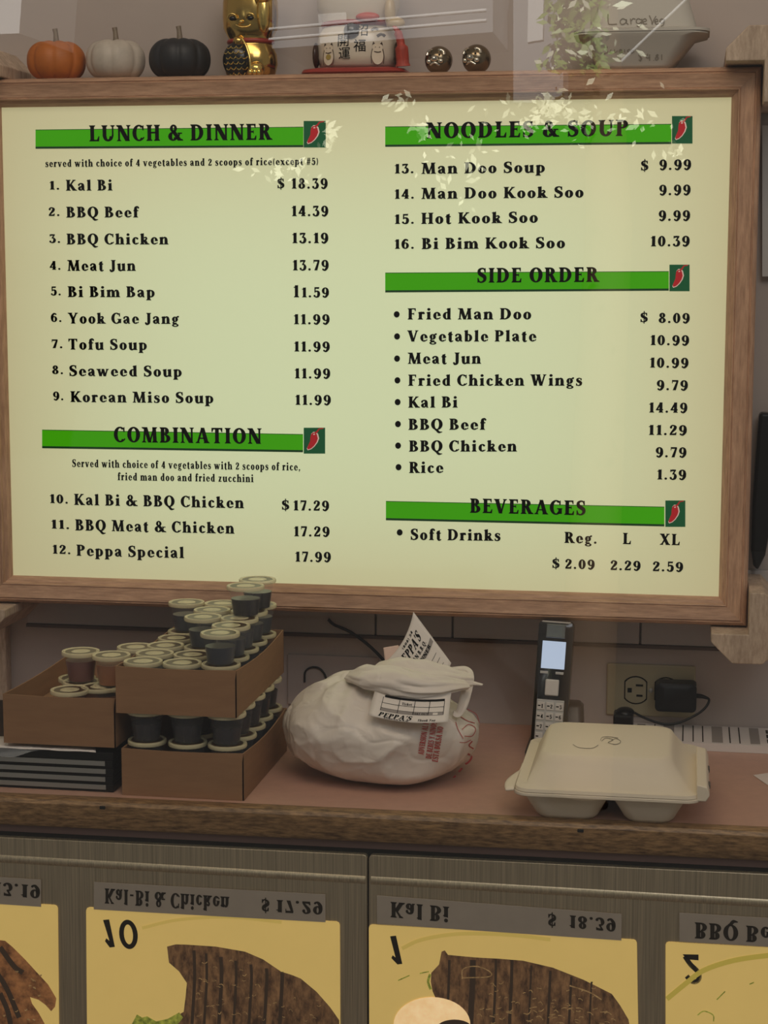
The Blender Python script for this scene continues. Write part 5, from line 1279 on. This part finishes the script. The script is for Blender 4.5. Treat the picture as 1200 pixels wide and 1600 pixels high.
slab('notice_board', 'white notice board mirrored in the window over the white cat', 'notice board', [(497,22),(541,19),(543,64),(500,68)], -6.6, .05, m_white)
slab('notice_board', 'tall white notice board mirrored in the window left of the marked paper box', 'notice board', [(826,-30),(850,-30),(848,62),(824,66)], -6.6, .05, m_white)
slab('porch_post', 'grey porch post mirrored in the window between the bronze bears and the paper box', 'post', [(802,-60),(880,-60),(880,160),(802,160)], -7.4, .3, m_grey)
slab('white_house', 'white house corner mirrored in the window at the upper left', 'house', [(-160,-60),(38,-60),(30,52),(-160,60)], -9.0, .8, m_white)
for a, b in (((420,46),(760,16)),((420,62),(760,32))):
    mb = MB(); mb.tube([mirror(*a,-6.4), mirror(*b,-6.4)], .006, 8)
    tag(mb.build('rail', m_white, loc=tuple(mirror(*a,-6.4)), smooth=.9), 'thin white rail mirrored in the window across the two lucky cats', 'rail', 'mirrored white rails')
mb = MB(); mb.tube([mirror(948,118,-6.2), mirror(1092,-20,-6.2)], .005, 8); tag(mb.build('stay_wire', m_white, loc=tuple(mirror(948,118,-6.2)), smooth=.9), 'slanting white stay mirrored in the window across the marked paper box', 'rail')
mb = MB(); mb.box((-12,-11.4,ZF-.05),(12,-11.0,3.4)); tag(mb.build('backdrop', mat('dark_backdrop', (.008,.008,.009), .8, var=.2, vscale=(1,1,1)), loc=(0,-11,ZF), smooth=0), 'long dark building added across the street to darken the window reflection', 'backdrop')  # dark slab added to keep bright sky out of the pane's reflection
# a leafy tree across the pavement
m_leaf = mat('green_leaf', (.22,.36,.07), .35, var=.3, vscale=(2,2,2), spec=.6)
c = mirror(930,20,-5.6); tr = thing('street_tree', 'leafy green street tree mirrored in the window at the upper right', 'tree', (c.x,c.y,ZF))
mb = MB(); mb.tube([(c.x,c.y,ZF),(c.x+.05,c.y,c.z-.6),(c.x,c.y,c.z+.3)], [.09,.07,.04], 10); mb.build('trunk', m_trunk, tr, smooth=.9)
mb = MB(); rl = random.Random(11)
def leaf(p, s):
    a = Vector((rl.uniform(-1,1), rl.uniform(-.6,.6), rl.uniform(-1,.4))).normalized(); b_ = a.cross(Vector((rl.uniform(-.5,.5), 1, rl.uniform(-.2,.9)))).normalized()
    mb.face([p-a*s, p+b_*s*.42, p+a*s, p-b_*s*.42])
for _ in range(900): leaf(mirror(rl.gauss(903,20), rl.uniform(-50,112), -5.6+rl.uniform(-.5,.5)), rl.uniform(.012,.03))
mb.build('foliage', m_leaf, tr, smooth=0, recalc=False)['kind'] = 'stuff'
mb = MB()
for cx, cy, sx, sy, n in ((625,158,12,8,14),(652,205,9,7,22),(860,162,16,11,60),(825,198,8,8,24),(515,212,7,9,22),(905,190,14,10,30),(870,180,40,18,40),(440,268,30,10,34),(700,240,40,40,40),(1000,195,26,16,20),(930,60,40,40,40),(1040,240,20,10,14)):
    for _ in range(n): leaf(mirror(rl.gauss(cx,sx), rl.gauss(cy,sy), -5.0+rl.uniform(-.5,.5)), rl.uniform(.008,.02))
mb.build('painted_sky_gaps', mat('sky_gap_paint', (.80,.84,.66), .4), tr, smooth=0, recalc=False)['kind'] = 'stuff'  # sky gaps and sun glints painted as pale leaf shapes
mb = MB(); mb.box((-9,-14,ZF-.1),(9,-2.6,ZF-.052)); tag(mb.build('ground', mat('asphalt', (.008,.008,.009), .85, var=.1, vscale=(4,4,4)), loc=(0,-8,ZF-.1), smooth=0), kind='structure')
